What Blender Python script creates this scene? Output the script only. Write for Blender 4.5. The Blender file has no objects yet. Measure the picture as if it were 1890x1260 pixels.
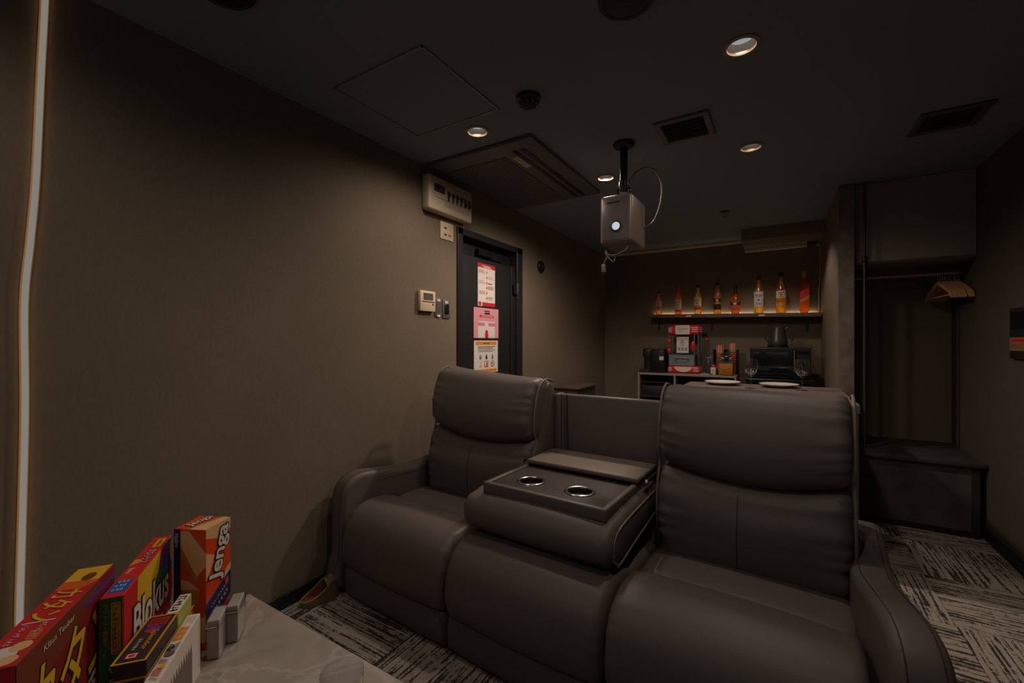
import bpy, bmesh, math, random
from math import sin, cos, pi, radians, sqrt, exp, atan2
from mathutils import Vector, Matrix

sc = bpy.context.scene
COL = sc.collection
random.seed(4)

# ------------------------------------------------------------------ camera, world, exposure
CAM_H = 1.125
YAW = atan2(494, 800)
cd = bpy.data.cameras.new('camera')
cd.sensor_width = 36.0
cd.lens = 36.0 * 800.0 / 1890.0
cd.clip_start = 0.02
cam = bpy.data.objects.new('camera', cd)
cam.location = (0, 0, CAM_H)
cam.rotation_euler = (pi / 2, 0, YAW)
COL.objects.link(cam)
sc.camera = cam

sc.view_settings.view_transform = 'Standard'
sc.view_settings.look = 'None'
sc.view_settings.exposure = 0.0
sc.view_settings.gamma = 1.0
sc.view_settings.use_curve_mapping = False

wd = bpy.data.worlds.new('world')
sc.world = wd
wd.use_nodes = True
wd.node_tree.nodes['Background'].inputs['Color'].default_value = (0.5, 0.4, 0.33, 1)
wd.node_tree.nodes['Background'].inputs['Strength'].default_value = 0.0

sc.cycles.max_bounces = 12
sc.cycles.diffuse_bounces = 8
sc.cycles.glossy_bounces = 4
sc.cycles.transmission_bounces = 8
sc.cycles.transparent_max_bounces = 8
sc.cycles.sample_clamp_indirect = 2.0
sc.cycles.caustics_reflective = False
sc.cycles.caustics_refractive = False

WARM = (1.0, 0.83, 0.69)
CEIL = 2.16
# x, y, watts, spot angle (deg), glows -- the lamps are built by downlight() further down
LAMPS = [(-0.114, 1.712, 10.0, 165, True),
         (-1.266, 1.726, 12.0, 165, True),
         (-0.130, 2.630, 7.0, 165, True),
         (-0.933, 2.636, 52.0, 165, True),
         (-0.185, 4.136, 11.5, 126, False),
         (-0.114, 0.790, 10.0, 165, True),
         (-1.266, -0.130, 6.5, 165, True)]
PROJ_WATTS = 200.0


# ------------------------------------------------------------------ materials
def lin(c):
    def f(v):
        v /= 255.0
        return v / 12.92 if v <= 0.04045 else ((v + 0.055) / 1.055) ** 2.4
    return tuple(f(v) for v in c)


MATS = {}


def mat(name, rgb, rough=0.5, metal=0.0, bump=None, var=None, emit=None, spec=0.5, trans=0.0, ior=1.45, coat=0.0, alpha=1.0):
    """rgb in sRGB 0-255; bump=(scale,strength); var=(scale, amount)"""
    if name in MATS:
        return MATS[name]
    m = bpy.data.materials.new(name)
    m.use_nodes = True
    nt = m.node_tree
    b = nt.nodes['Principled BSDF']
    c = lin(rgb)
    b.inputs['Base Color'].default_value = (*c, 1)
    b.inputs['Roughness'].default_value = rough
    b.inputs['Metallic'].default_value = metal
    b.inputs['Specular IOR Level'].default_value = spec
    b.inputs['Transmission Weight'].default_value = trans
    b.inputs['IOR'].default_value = ior
    b.inputs['Coat Weight'].default_value = coat
    b.inputs['Alpha'].default_value = alpha
    if emit:
        b.inputs['Emission Color'].default_value = (*lin(emit[0]), 1)
        b.inputs['Emission Strength'].default_value = emit[1]
    if bump or var:
        tc = nt.nodes.new('ShaderNodeTexCoord')
    if var:
        n = nt.nodes.new('ShaderNodeTexNoise')
        n.inputs['Scale'].default_value = var[0]
        n.inputs['Detail'].default_value = 5
        nt.links.new(tc.outputs['Object'], n.inputs['Vector'])
        r = nt.nodes.new('ShaderNodeValToRGB')
        r.color_ramp.elements[0].position = 0.3
        r.color_ramp.elements[1].position = 0.7
        lo, hi = 1 - var[1], 1 + var[1]
        r.color_ramp.elements[0].color = (*[min(1, v * lo) for v in c], 1)
        r.color_ramp.elements[1].color = (*[min(1, v * hi) for v in c], 1)
        nt.links.new(n.outputs['Fac'], r.inputs['Fac'])
        nt.links.new(r.outputs['Color'], b.inputs['Base Color'])
    if bump:
        n = nt.nodes.new('ShaderNodeTexNoise')
        n.inputs['Scale'].default_value = bump[0]
        n.inputs['Detail'].default_value = 4
        nt.links.new(tc.outputs['Object'], n.inputs['Vector'])
        bp = nt.nodes.new('ShaderNodeBump')
        bp.inputs['Strength'].default_value = bump[1]
        bp.inputs['Distance'].default_value = 0.002
        nt.links.new(n.outputs['Fac'], bp.inputs['Height'])
        nt.links.new(bp.outputs['Normal'], b.inputs['Normal'])
    MATS[name] = m
    return m


def wallpaper(name, rgb):
    m = mat(name, rgb, 0.8, spec=0.25)
    nt = m.node_tree
    b = nt.nodes['Principled BSDF']
    tc = nt.nodes.new('ShaderNodeTexCoord')
    c = lin(rgb)
    mp = nt.nodes.new('ShaderNodeMapping')
    mp.inputs['Scale'].default_value = (120, 120, 60)
    nt.links.new(tc.outputs['Object'], mp.inputs['Vector'])
    n = nt.nodes.new('ShaderNodeTexNoise')
    n.inputs['Scale'].default_value = 1.0
    n.inputs['Detail'].default_value = 6
    nt.links.new(mp.outputs['Vector'], n.inputs['Vector'])
    n2 = nt.nodes.new('ShaderNodeTexNoise')
    n2.inputs['Scale'].default_value = 3.0
    n2.inputs['Detail'].default_value = 6
    nt.links.new(tc.outputs['Object'], n2.inputs['Vector'])
    mx = nt.nodes.new('ShaderNodeMix')
    mx.inputs[0].default_value = 0.45
    nt.links.new(n.outputs['Fac'], mx.inputs[2])
    nt.links.new(n2.outputs['Fac'], mx.inputs[3])
    r = nt.nodes.new('ShaderNodeValToRGB')
    r.color_ramp.elements[0].position = 0.3
    r.color_ramp.elements[1].position = 0.7
    r.color_ramp.elements[0].color = (*[v * 0.88 for v in c], 1)
    r.color_ramp.elements[1].color = (*[v * 1.12 for v in c], 1)
    nt.links.new(mx.outputs[0], r.inputs['Fac'])
    nt.links.new(r.outputs['Color'], b.inputs['Base Color'])
    bp = nt.nodes.new('ShaderNodeBump')
    bp.inputs['Strength'].default_value = 0.25
    bp.inputs['Distance'].default_value = 0.002
    nt.links.new(n.outputs['Fac'], bp.inputs['Height'])
    nt.links.new(bp.outputs['Normal'], b.inputs['Normal'])
    return m


def carpet_mat(name, along_y):
    m = mat(name, (120, 110, 100), 0.95, spec=0.1)
    nt = m.node_tree
    b = nt.nodes['Principled BSDF']
    g = nt.nodes.new('ShaderNodeNewGeometry')
    mp = nt.nodes.new('ShaderNodeMapping')
    s_long, s_cross = 2.6, 88.0
    mp.inputs['Scale'].default_value = (s_cross, s_long, 1) if along_y else (s_long, s_cross, 1)
    nt.links.new(g.outputs['Position'], mp.inputs['Vector'])
    n = nt.nodes.new('ShaderNodeTexNoise')
    n.inputs['Scale'].default_value = 1.0
    n.inputs['Detail'].default_value = 3
    n.inputs['Roughness'].default_value = 0.6
    nt.links.new(mp.outputs['Vector'], n.inputs['Vector'])
    f = nt.nodes.new('ShaderNodeTexNoise')
    f.inputs['Scale'].default_value = 120
    f.inputs['Detail'].default_value = 2
    nt.links.new(g.outputs['Position'], f.inputs['Vector'])
    ad = nt.nodes.new('ShaderNodeMath')
    ad.operation = 'MULTIPLY_ADD'
    ad.inputs[1].default_value = 0.24
    nt.links.new(f.outputs['Fac'], ad.inputs[0])
    nt.links.new(n.outputs['Fac'], ad.inputs[2])
    f2 = nt.nodes.new('ShaderNodeTexNoise')
    f2.inputs['Scale'].default_value = 36
    f2.inputs['Detail'].default_value = 2
    nt.links.new(g.outputs['Position'], f2.inputs['Vector'])
    ad2 = nt.nodes.new('ShaderNodeMath')
    ad2.operation = 'MULTIPLY_ADD'
    ad2.inputs[1].default_value = 0.26
    nt.links.new(f2.outputs['Fac'], ad2.inputs[0])
    nt.links.new(ad.outputs[0], ad2.inputs[2])
    r = nt.nodes.new('ShaderNodeValToRGB')
    e = r.color_ramp.elements
    e[0].position = 0.685
    e[1].position = 0.745
    e[0].color = (*lin((66, 60, 56)), 1)
    e[1].color = (*lin((176, 164, 152)), 1)
    nt.links.new(ad2.outputs[0], r.inputs['Fac'])
    nt.links.new(r.outputs['Color'], b.inputs['Base Color'])
    bp = nt.nodes.new('ShaderNodeBump')
    bp.inputs['Strength'].default_value = 0.7
    bp.inputs['Distance'].default_value = 0.004
    nt.links.new(ad.outputs[0], bp.inputs['Height'])
    nt.links.new(bp.outputs['Normal'], b.inputs['Normal'])
    return m


def marble_mat():
    m = mat('marble', (176, 166, 156), 0.32, spec=0.4)
    nt = m.node_tree
    b = nt.nodes['Principled BSDF']
    tc = nt.nodes.new('ShaderNodeTexCoord')
    n = nt.nodes.new('ShaderNodeTexNoise')
    n.inputs['Scale'].default_value = 4.5
    n.inputs['Detail'].default_value = 9
    n.inputs['Roughness'].default_value = 0.65
    n.inputs['Distortion'].default_value = 1.2
    nt.links.new(tc.outputs['Object'], n.inputs['Vector'])
    r = nt.nodes.new('ShaderNodeValToRGB')
    r.color_ramp.elements[0].position = 0.3
    r.color_ramp.elements[0].color = (*lin((148, 137, 127)), 1)
    r.color_ramp.elements[1].position = 0.72
    r.color_ramp.elements[1].color = (*lin((172, 161, 151)), 1)
    nt.links.new(n.outputs['Fac'], r.inputs['Fac'])
    n2 = nt.nodes.new('ShaderNodeTexNoise')
    n2.inputs['Scale'].default_value = 2.6
    n2.inputs['Detail'].default_value = 5
    n2.inputs['Distortion'].default_value = 2.5
    nt.links.new(tc.outputs['Object'], n2.inputs['Vector'])
    r2 = nt.nodes.new('ShaderNodeValToRGB')
    e = r2.color_ramp.elements
    e[0].position, e[0].color = 0.475, (0, 0, 0, 1)
    e[1].position, e[1].color = 0.525, (0, 0, 0, 1)
    k = e.new(0.50)
    k.color = (0.55, 0.55, 0.55, 1)
    nt.links.new(n2.outputs['Fac'], r2.inputs['Fac'])
    mx = nt.nodes.new('ShaderNodeMixRGB')
    mx.inputs[2].default_value = (*lin((192, 183, 174)), 1)
    nt.links.new(r2.outputs['Color'], mx.inputs[0])
    nt.links.new(r.outputs['Color'], mx.inputs[1])
    nt.links.new(mx.outputs[0], b.inputs['Base Color'])
    return m


def wood_mat(name, c0, c1, axis=1, rough=0.5, sc_=(6, 60)):
    m = mat(name, c0, rough)
    nt = m.node_tree
    b = nt.nodes['Principled BSDF']
    tc = nt.nodes.new('ShaderNodeTexCoord')
    mp = nt.nodes.new('ShaderNodeMapping')
    s = [sc_[1]] * 3
    s[axis] = sc_[0]
    mp.inputs['Scale'].default_value = s
    nt.links.new(tc.outputs['Object'], mp.inputs['Vector'])
    n = nt.nodes.new('ShaderNodeTexNoise')
    n.inputs['Scale'].default_value = 1
    n.inputs['Detail'].default_value = 5
    nt.links.new(mp.outputs['Vector'], n.inputs['Vector'])
    r = nt.nodes.new('ShaderNodeValToRGB')
    r.color_ramp.elements[0].position = 0.3
    r.color_ramp.elements[1].position = 0.7
    r.color_ramp.elements[0].color = (*lin(c0), 1)
    r.color_ramp.elements[1].color = (*lin(c1), 1)
    nt.links.new(n.outputs['Fac'], r.inputs['Fac'])
    nt.links.new(r.outputs['Color'], b.inputs['Base Color'])
    return m


def schlick(nt, amt=0.9, pw=2.2, base=0.07):
    lw = nt.nodes.new('ShaderNodeLayerWeight')
    lw.inputs['Blend'].default_value = 0.5
    p = nt.nodes.new('ShaderNodeMath')
    p.operation = 'POWER'
    p.inputs[1].default_value = pw
    nt.links.new(lw.outputs['Facing'], p.inputs[0])
    a = nt.nodes.new('ShaderNodeMath')
    a.operation = 'MULTIPLY_ADD'
    a.inputs[1].default_value = amt
    a.inputs[2].default_value = base
    nt.links.new(p.outputs[0], a.inputs[0])
    return a.outputs[0]


def amber_mat(name, rgb):
    """bottle full of whisky: glossy skin over a body that lets light through"""
    m = bpy.data.materials.new(name)
    m.use_nodes = True
    nt = m.node_tree
    nt.nodes.clear()
    out = nt.nodes.new('ShaderNodeOutputMaterial')
    tr = nt.nodes.new('ShaderNodeBsdfTranslucent')
    tr.inputs['Color'].default_value = (*lin(rgb), 1)
    tp = nt.nodes.new('ShaderNodeBsdfTransparent')
    tp.inputs['Color'].default_value = (*lin(tuple(min(255, v * 1.1) for v in rgb)), 1)
    a = nt.nodes.new('ShaderNodeMixShader')
    a.inputs[0].default_value = 0.45
    nt.links.new(tr.outputs[0], a.inputs[1])
    nt.links.new(tp.outputs[0], a.inputs[2])
    gl = nt.nodes.new('ShaderNodeBsdfGlossy')
    gl.inputs['Roughness'].default_value = 0.08
    fr = schlick(nt)
    mx = nt.nodes.new('ShaderNodeMixShader')
    nt.links.new(fr, mx.inputs[0])
    nt.links.new(a.outputs[0], mx.inputs[1])
    nt.links.new(gl.outputs[0], mx.inputs[2])
    nt.links.new(mx.outputs[0], out.inputs[0])
    return m


def emit_mat(name, rgb, strength=1.0):
    m = bpy.data.materials.new(name)
    m.use_nodes = True
    nt = m.node_tree
    nt.nodes.clear()
    out = nt.nodes.new('ShaderNodeOutputMaterial')
    e = nt.nodes.new('ShaderNodeEmission')
    e.inputs['Color'].default_value = (*lin(rgb), 1)
    e.inputs['Strength'].default_value = strength
    nt.links.new(e.outputs[0], out.inputs[0])
    return m


def glass_mat(name='clear_glass', tint=0.90, amt=0.9, pw=2.2, base=0.06):
    m = bpy.data.materials.new(name)
    m.use_nodes = True
    nt = m.node_tree
    nt.nodes.clear()
    out = nt.nodes.new('ShaderNodeOutputMaterial')
    tp = nt.nodes.new('ShaderNodeBsdfTransparent')
    tp.inputs['Color'].default_value = (tint, tint, tint, 1)
    gl = nt.nodes.new('ShaderNodeBsdfGlossy')
    gl.inputs['Roughness'].default_value = 0.12
    lw = schlick(nt, amt, pw, base)
    mx = nt.nodes.new('ShaderNodeMixShader')
    nt.links.new(lw, mx.inputs[0])
    nt.links.new(tp.outputs[0], mx.inputs[1])
    nt.links.new(gl.outputs[0], mx.inputs[2])
    nt.links.new(mx.outputs[0], out.inputs[0])
    return m


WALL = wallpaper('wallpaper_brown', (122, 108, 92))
CEILM = mat('ceiling_paint', (124, 134, 138), 0.8, bump=(60, 0.15), spec=0.2)
BLACK = mat('black_paint', (34, 33, 33), 0.55, bump=(120, 0.08))
SATIN = mat('black_satin', (26, 26, 28), 0.3)
DARKBOARD = mat('dark_board', (82, 76, 69), 0.6, var=(9, 0.3), bump=(40, 0.2))
LEATHER = mat('leather', (100, 90, 85), 0.47, bump=(420, 0.10), spec=0.38)
PIPING = mat('piping_leather', (122, 111, 104), .5, spec=.3)
SEAMD = mat('seam_dark', (44, 39, 37), 0.7)
TRAYW = wood_mat('tray_veneer', (46, 36, 32), (66, 54, 48), 0, 0.45, (5, 40))
STEEL = mat('steel', (190, 188, 184), 0.22, 1.0)
CHROME = mat('chrome', (215, 215, 215), 0.08, 1.0)
COPPER = mat('copper', (196, 132, 84), 0.3, 1.0)
DARKHOLE = mat('dark_void', (12, 12, 12), 0.6)
CREAM = mat('cream_plastic', (206, 186, 160), 0.45)
WHITEP = mat('white_plastic', (222, 214, 204), 0.45)
GREYP = mat('grey_plastic', (98, 92, 88), 0.5)
PAPER = mat('paper_white', (226, 218, 210), 0.75)
PINK = mat('print_pink', (222, 150, 160), 0.75)
REDP = mat('print_red', (200, 34, 46), 0.6)
ORANGEP = mat('print_orange', (226, 140, 30), 0.7)
INK = mat('ink_dark', (40, 36, 38), 0.7)
INKG = mat('ink_grey', (120, 112, 110), 0.7)
GLASS = glass_mat()
GLASS2 = glass_mat('thin_glass', 0.94, 0.7, 2.8, 0.05)
MARBLE = marble_mat()
CARPET_Y = carpet_mat('carpet_stripes_lengthwise', True)
CARPET_X = carpet_mat('carpet_stripes_crosswise', False)
COUNTER = wood_mat('counter_wood', (106, 92, 84), (126, 111, 101), 0, 0.5, (4, 50))
SHELFW = wood_mat('shelf_wood', (84, 68, 58), (104, 86, 74), 0, 0.55, (4, 60))
HANGW = wood_mat('hanger_wood', (206, 152, 104), (228, 176, 126), 2, 0.45, (10, 60))
LAMP_GLOW = emit_mat('lamp_glow', (146, 150, 154), 1.0)
LAMP_DIM = emit_mat('lamp_dim_glow', (100, 88, 74), 1.0)


# ------------------------------------------------------------------ geometry helpers
class B:
    def __init__(self):
        self.bm = bmesh.new()
        self.mats = []

    def mi(self, m):
        if m not in self.mats:
            self.mats.append(m)
        return self.mats.index(m)

    def box(self, lo, hi, m, bevel=0.0, seg=2, mtx=None):
        t = bmesh.new()
        bmesh.ops.create_cube(t, size=1.0)
        s = [hi[i] - lo[i] for i in range(3)]
        c = [(hi[i] + lo[i]) / 2 for i in range(3)]
        for v in t.verts:
            v.co = Vector((v.co.x * s[0] + c[0], v.co.y * s[1] + c[1], v.co.z * s[2] + c[2]))
        if bevel > 0:
            bmesh.ops.bevel(t, geom=list(t.edges), offset=min(bevel, min(s) * 0.49), segments=seg, affect='EDGES', profile=0.5)
        self.merge(t, m, mtx)
        return self

    def merge(self, t, m, mtx=None):
        idx = self.mi(m)
        vm = {}
        for v in t.verts:
            co = mtx @ v.co if mtx else v.co
            vm[v] = self.bm.verts.new(co)
        for f in t.faces:
            try:
                nf = self.bm.faces.new([vm[v] for v in f.verts])
                nf.material_index = idx
            except ValueError:
                pass
        t.free()

    def ring(self, pts):
        return [self.bm.verts.new(p) for p in pts]

    def bridge(self, a, b, idx, closed=True):
        n = len(a)
        for i in range(n if closed else n - 1):
            j = (i + 1) % n
            try:
                f = self.bm.faces.new((a[i], a[j], b[j], b[i]))
                f.material_index = idx
            except ValueError:
                pass

    def cap(self, r, idx, flip=False):
        try:
            f = self.bm.faces.new(r[::-1] if flip else r)
            f.material_index = idx
        except ValueError:
            pass

    def lathe(self, prof, m, c=(0, 0, 0), n=24, a0=0.0, a1=2 * pi, sx=1.0, sy=1.0, mtx=None, caps=True):
        """prof: list of (radius, z)"""
        idx = self.mi(m)
        full = abs(a1 - a0 - 2 * pi) < 1e-6
        k = n if full else n + 1
        prev = None
        for r, z in prof:
            pts = []
            for i in range(k):
                a = a0 + (a1 - a0) * i / n
                p = Vector((c[0] + r * cos(a) * sx, c[1] + r * sin(a) * sy, c[2] + z))
                pts.append(mtx @ p if mtx else p)
            cur = self.ring(pts)
            if prev:
                self.bridge(prev, cur, idx, full)
            else:
                first = cur
            prev = cur
        if full and caps:
            if prof[0][0] > 1e-5:
                self.cap(first, idx, True)
            if prof[-1][0] > 1e-5:
                self.cap(prev, idx)
        return self

    def tube(self, pts, r, m, n=8, closed=False, rs=None):
        idx = self.mi(m)
        P = [Vector(p) for p in pts]
        k = len(P)
        rings = []
        up = None
        for i in range(k):
            if closed:
                d = P[(i + 1) % k] - P[(i - 1) % k]
            else:
                d = P[min(i + 1, k - 1)] - P[max(i - 1, 0)]
            d.normalize()
            if up is None:
                up = Vector((0, 0, 1)) if abs(d.z) < 0.9 else Vector((1, 0, 0))
            s = d.cross(up)
            if s.length < 1e-6:
                s = d.orthogonal()
            s.normalize()
            up = s.cross(d).normalized()
            rr = rs[i] if rs else r
            rings.append(self.ring([P[i] + (s * cos(2 * pi * j / n) + up * sin(2 * pi * j / n)) * rr for j in range(n)]))
        for i in range(k - 1 + (1 if closed else 0)):
            self.bridge(rings[i], rings[(i + 1) % k], idx)
        if not closed:
            self.cap(rings[0], idx, True)
            self.cap(rings[-1], idx)
        return self

    def prism(self, poly, axis, a, b, m, bevel=0.0):
        """poly: 2-D points in the two other axes (cyclic order), extruded along axis from a to b"""
        t = bmesh.new()

        def mk(p, h):
            return {0: (h, p[0], p[1]), 1: (p[0], h, p[1]), 2: (p[0], p[1], h)}[axis]
        r0 = [t.verts.new(mk(p, a)) for p in poly]
        r1 = [t.verts.new(mk(p, b)) for p in poly]
        n = len(poly)
        for i in range(n):
            t.faces.new((r0[i], r0[(i + 1) % n], r1[(i + 1) % n], r1[i]))
        t.faces.new(r0[::-1])
        t.faces.new(r1)
        bmesh.ops.recalc_face_normals(t, faces=list(t.faces))
        if bevel:
            bmesh.ops.bevel(t, geom=list(t.edges), offset=bevel, segments=2, affect='EDGES', profile=0.5)
        self.merge(t, m)
        return self

    def poly(self, pts, m):
        idx = self.mi(m)
        self.cap(self.ring([Vector(p) for p in pts]), idx)
        return self

    def holed(self, outer, holes, z, m, flip=False):
        """flat plate at height z with round holes [(x,y,r)]"""
        idx = self.mi(m)
        t = bmesh.new()

        def loop(pts):
            vs = [t.verts.new((p[0], p[1], z)) for p in pts]
            for i in range(len(vs)):
                t.edges.new((vs[i], vs[(i + 1) % len(vs)]))
        loop(outer)
        for x, y, r in holes:
            loop([(x + r * cos(2 * pi * i / 32), y + r * sin(2 * pi * i / 32)) for i in range(32)])
        bmesh.ops.triangle_fill(t, use_beauty=True, use_dissolve=False, edges=list(t.edges))
        for f in t.faces:
            f.normal_update()
            if (f.normal.z > 0) == flip:
                f.normal_flip()
        self.merge(t, m)
        return self

    def obj(self, name, parent=None, smooth=40, loc=None, rot=None, recalc=True):
        if recalc:
            bmesh.ops.recalc_face_normals(self.bm, faces=list(self.bm.faces))
        me = bpy.data.meshes.new(name)
        self.bm.to_mesh(me)
        self.bm.free()
        for m in self.mats:
            me.materials.append(m)
        if smooth:
            me.shade_smooth()
            me.set_sharp_from_angle(angle=radians(smooth))
        o = bpy.data.objects.new(name, me)
        COL.objects.link(o)
        if parent:
            o.parent = parent
        if loc:
            o.location = loc
        if rot:
            o.rotation_euler = rot
        return o


def tag(o, label=None, cat=None, group=None, kind=None):
    if label:
        o['label'] = label
    if cat:
        o['category'] = cat
    if group:
        o['group'] = group
    if kind:
        o['kind'] = kind
    return o


def thing(name, label, cat, loc=(0, 0, 0), rz=0.0, group=None):
    o = bpy.data.objects.new(name, None)
    COL.objects.link(o)
    o.empty_display_size = 0.05
    o.location = loc
    o.rotation_euler = (0, 0, rz)
    return tag(o, label, cat, group)


def struct(o, label=None):
    return tag(o, label, None, None, 'structure')


def copy_tree(o, parent=None):
    c = o.copy()
    COL.objects.link(c)
    if parent:
        c.parent = parent
    for ch in list(o.children):
        copy_tree(ch, c)
    return c


def frame(origin, right, up):
    r = Vector(right).normalized()
    u = Vector(up).normalized()
    n = r.cross(u)
    return Matrix(((r.x, u.x, n.x, origin[0]), (r.y, u.y, n.y, origin[1]), (r.z, u.z, n.z, origin[2]), (0, 0, 0, 1)))


def text(body, name, fr, m, parent, w=None, h=None, at=(0, 0), rot=0.0, depth=0.0004, bold=0.0, shear=0.0, lift=0.0005, stretch=True):
    """raised lettering centred on `at` in the frame `fr`, fitted to width w and height h"""
    c = bpy.data.curves.new(name, 'FONT')
    c.body = body
    c.size = 1.0
    c.offset = bold
    c.shear = shear
    c.resolution_u = 3
    c.fill_mode = 'FRONT'
    o = bpy.data.objects.new(name, c)
    COL.objects.link(o)
    dg = bpy.context.evaluated_depsgraph_get()
    me = bpy.data.meshes.new_from_object(o.evaluated_get(dg))
    bpy.data.objects.remove(o)
    bpy.data.curves.remove(c)
    if not me.vertices:
        return None
    xs = [v.co.x for v in me.vertices]
    ys = [v.co.y for v in me.vertices]
    W, Hh = max(xs) - min(xs), max(ys) - min(ys)
    cx, cy = (max(xs) + min(xs)) / 2, (max(ys) + min(ys)) / 2
    sx = (w / W) if w else (h / Hh)
    sy = (h / Hh) if h else sx
    R = Matrix.Rotation(rot, 4, 'Z')
    for v in me.vertices:
        p = R @ Vector(((v.co.x - cx) * sx, (v.co.y - cy) * sy, 0))
        v.co = fr @ Vector((p.x + at[0], p.y + at[1], lift))
    me.materials.clear()
    me.materials.append(m)
    o = bpy.data.objects.new(name, me)
    COL.objects.link(o)
    o.parent = parent
    return o


def glyphs(n, name, fr, m, parent, w, h, at=(0, 0), rot=0.0, lift=0.0008, seed=1):
    """a line of print too small to read in the photograph: n little stroke clusters"""
    r = random.Random(seed + n)
    b = B()
    ca, sa = cos(rot), sin(rot)

    def quad(x0, y0, x1, y1):
        pts = []
        for x, y in ((x0, y0), (x1, y0), (x1, y1), (x0, y1)):
            pts.append(fr @ Vector((at[0] + x * ca - y * sa, at[1] + x * sa + y * ca, lift)))
        b.poly(pts, m)
    p = w / n
    for k in range(n):
        cx = -w / 2 + (k + .5) * p
        g = p * .40
        for q in range(r.randint(2, 3)):
            y = h * r.uniform(-.45, .45)
            quad(cx - g * r.uniform(.6, 1), y - h * .07, cx + g * r.uniform(.6, 1), y + h * .07)
        for q in range(r.randint(1, 2)):
            x = cx + g * r.uniform(-.8, .8)
            quad(x - p * .08, -h * .5, x + p * .08, h * r.uniform(.1, .5))
    return b.obj(name, parent, smooth=0, recalc=False)


class Art:
    """flat print on one face: polygons in the face's own coordinates, one mesh"""
    def __init__(self, fr):
        self.fr = fr
        self.b = B()
        self.k = 0

    def poly(self, pts, m):
        self.k += 1
        z = 0.00015 + 0.00006 * self.k
        self.b.poly([self.fr @ Vector((p[0], p[1], z)) for p in pts], m)
        return self

    def rect(self, x0, y0, x1, y1, m):
        return self.poly([(x0, y0), (x1, y0), (x1, y1), (x0, y1)], m)

    def disc(self, x, y, r, m, n=20, ry=None):
        ry = ry or r
        return self.poly([(x + r * cos(2 * pi * i / n), y + ry * sin(2 * pi * i / n)) for i in range(n)], m)

    def line(self, pts, w, m):
        for (x0, y0), (x1, y1) in zip(pts[:-1], pts[1:]):
            d = Vector((x1 - x0, y1 - y0))
            if d.length < 1e-9:
                continue
            d.normalize()
            nx, ny = -d.y * w / 2, d.x * w / 2
            self.poly([(x0 + nx, y0 + ny), (x0 - nx, y0 - ny), (x1 - nx, y1 - ny), (x1 + nx, y1 + ny)], m)
        return self

    def obj(self, name, parent):
        return self.b.obj(name, parent, smooth=0, recalc=False)


def catmull(P, n, closed=True):
    k = len(P)
    out = []
    L = [0.0]
    seg = k if closed else k - 1
    dense = []
    for i in range(seg):
        if closed:
            p0, p1, p2, p3 = P[(i - 1) % k], P[i], P[(i + 1) % k], P[(i + 2) % k]
        else:
            p0, p1, p2, p3 = P[max(i - 1, 0)], P[i], P[i + 1], P[min(i + 2, k - 1)]
        for j in range(12):
            t = j / 12.0
            q = []
            for a in range(len(p1)):
                q.append(0.5 * (2 * p1[a] + (-p0[a] + p2[a]) * t + (2 * p0[a] - 5 * p1[a] + 4 * p2[a] - p3[a]) * t * t + (-p0[a] + 3 * p1[a] - 3 * p2[a] + p3[a]) * t ** 3))
            dense.append(tuple(q))
    dense.append(tuple(P[0]) if closed else tuple(P[-1]))
    for i in range(1, len(dense)):
        L.append(L[-1] + sqrt(sum((dense[i][a] - dense[i - 1][a]) ** 2 for a in range(len(dense[0])))))
    tot = L[-1]
    m = n if closed else n - 1
    j = 0
    for i in range(n):
        s = tot * i / m
        while j < len(L) - 2 and L[j + 1] < s:
            j += 1
        t = (s - L[j]) / max(1e-9, L[j + 1] - L[j])
        out.append(tuple(dense[j][a] + (dense[j + 1][a] - dense[j][a]) * t for a in range(len(dense[0]))))
    return out


def pad(sec, x0, x1, m, name, parent, edge=0.04, nx=26, n=56, puff=0.0, wr=0.0, fx=None, sharp=60, seed=0, sides=(1, 1)):
    """upholstered pad: closed (y,z) section swept along x with rounded, slightly puckered sides"""
    P = catmull(sec, n)
    area = sum(P[i][0] * P[(i + 1) % n][1] - P[(i + 1) % n][0] * P[i][1] for i in range(n))
    sg = 1 if area > 0 else -1
    N = []
    for i in range(n):
        a, c = P[i - 1], P[(i + 1) % n]
        d = Vector((c[0] - a[0], c[1] - a[1])).normalized()
        N.append((d.y * sg, -d.x * sg))
    rnd = random.Random(seed)
    ph = [rnd.uniform(0, 6.28) for _ in range(6)]
    b = B()
    idx = b.mi(m)
    rings = []
    for i in range(nx + 1):
        u = (1 - cos(pi * i / nx)) / 2
        u = 0.5 * u + 0.5 * i / nx if nx > 20 else u
        x = x0 + (x1 - x0) * u
        dl, dr = (x - x0), (x1 - x)
        ins = 0.0
        for d_, on in ((dl, sides[0]), (dr, sides[1])):
            if on and d_ < edge:
                q = 1 - d_ / edge
                ins = max(ins, edge * (1 - sqrt(max(0.0, 1 - q * q))))
        de = min(dl, dr)
        pts = []
        for j in range(n):
            s = j / n
            o = -ins + puff * sin(pi * u) ** 0.6
            if wr:
                o += wr * exp(-de / 0.055) * sin(2 * pi * s * 17 + ph[0] + 3.0 * (1 if dl < dr else 0) + 2 * sin(2 * pi * s * 5 + ph[1]))
                o += wr * 0.35 * sin(2 * pi * s * 3 + ph[2] + 9 * u) * exp(-de / 0.2)
            y = P[j][0] + N[j][0] * o
            z = P[j][1] + N[j][1] * o
            q = (x, y, z)
            if fx:
                q = fx(u, *q)
            pts.append(q)
        rings.append(b.ring(pts))
    for i in range(nx):
        b.bridge(rings[i], rings[i + 1], idx)
    b.cap(rings[0], idx)
    b.cap(rings[-1], idx)
    return b.obj(name, parent, smooth=sharp)


# ------------------------------------------------------------------ room shell
XL, XR, YB, YF = -1.78, 1.0, 5.0, -1.5

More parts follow.
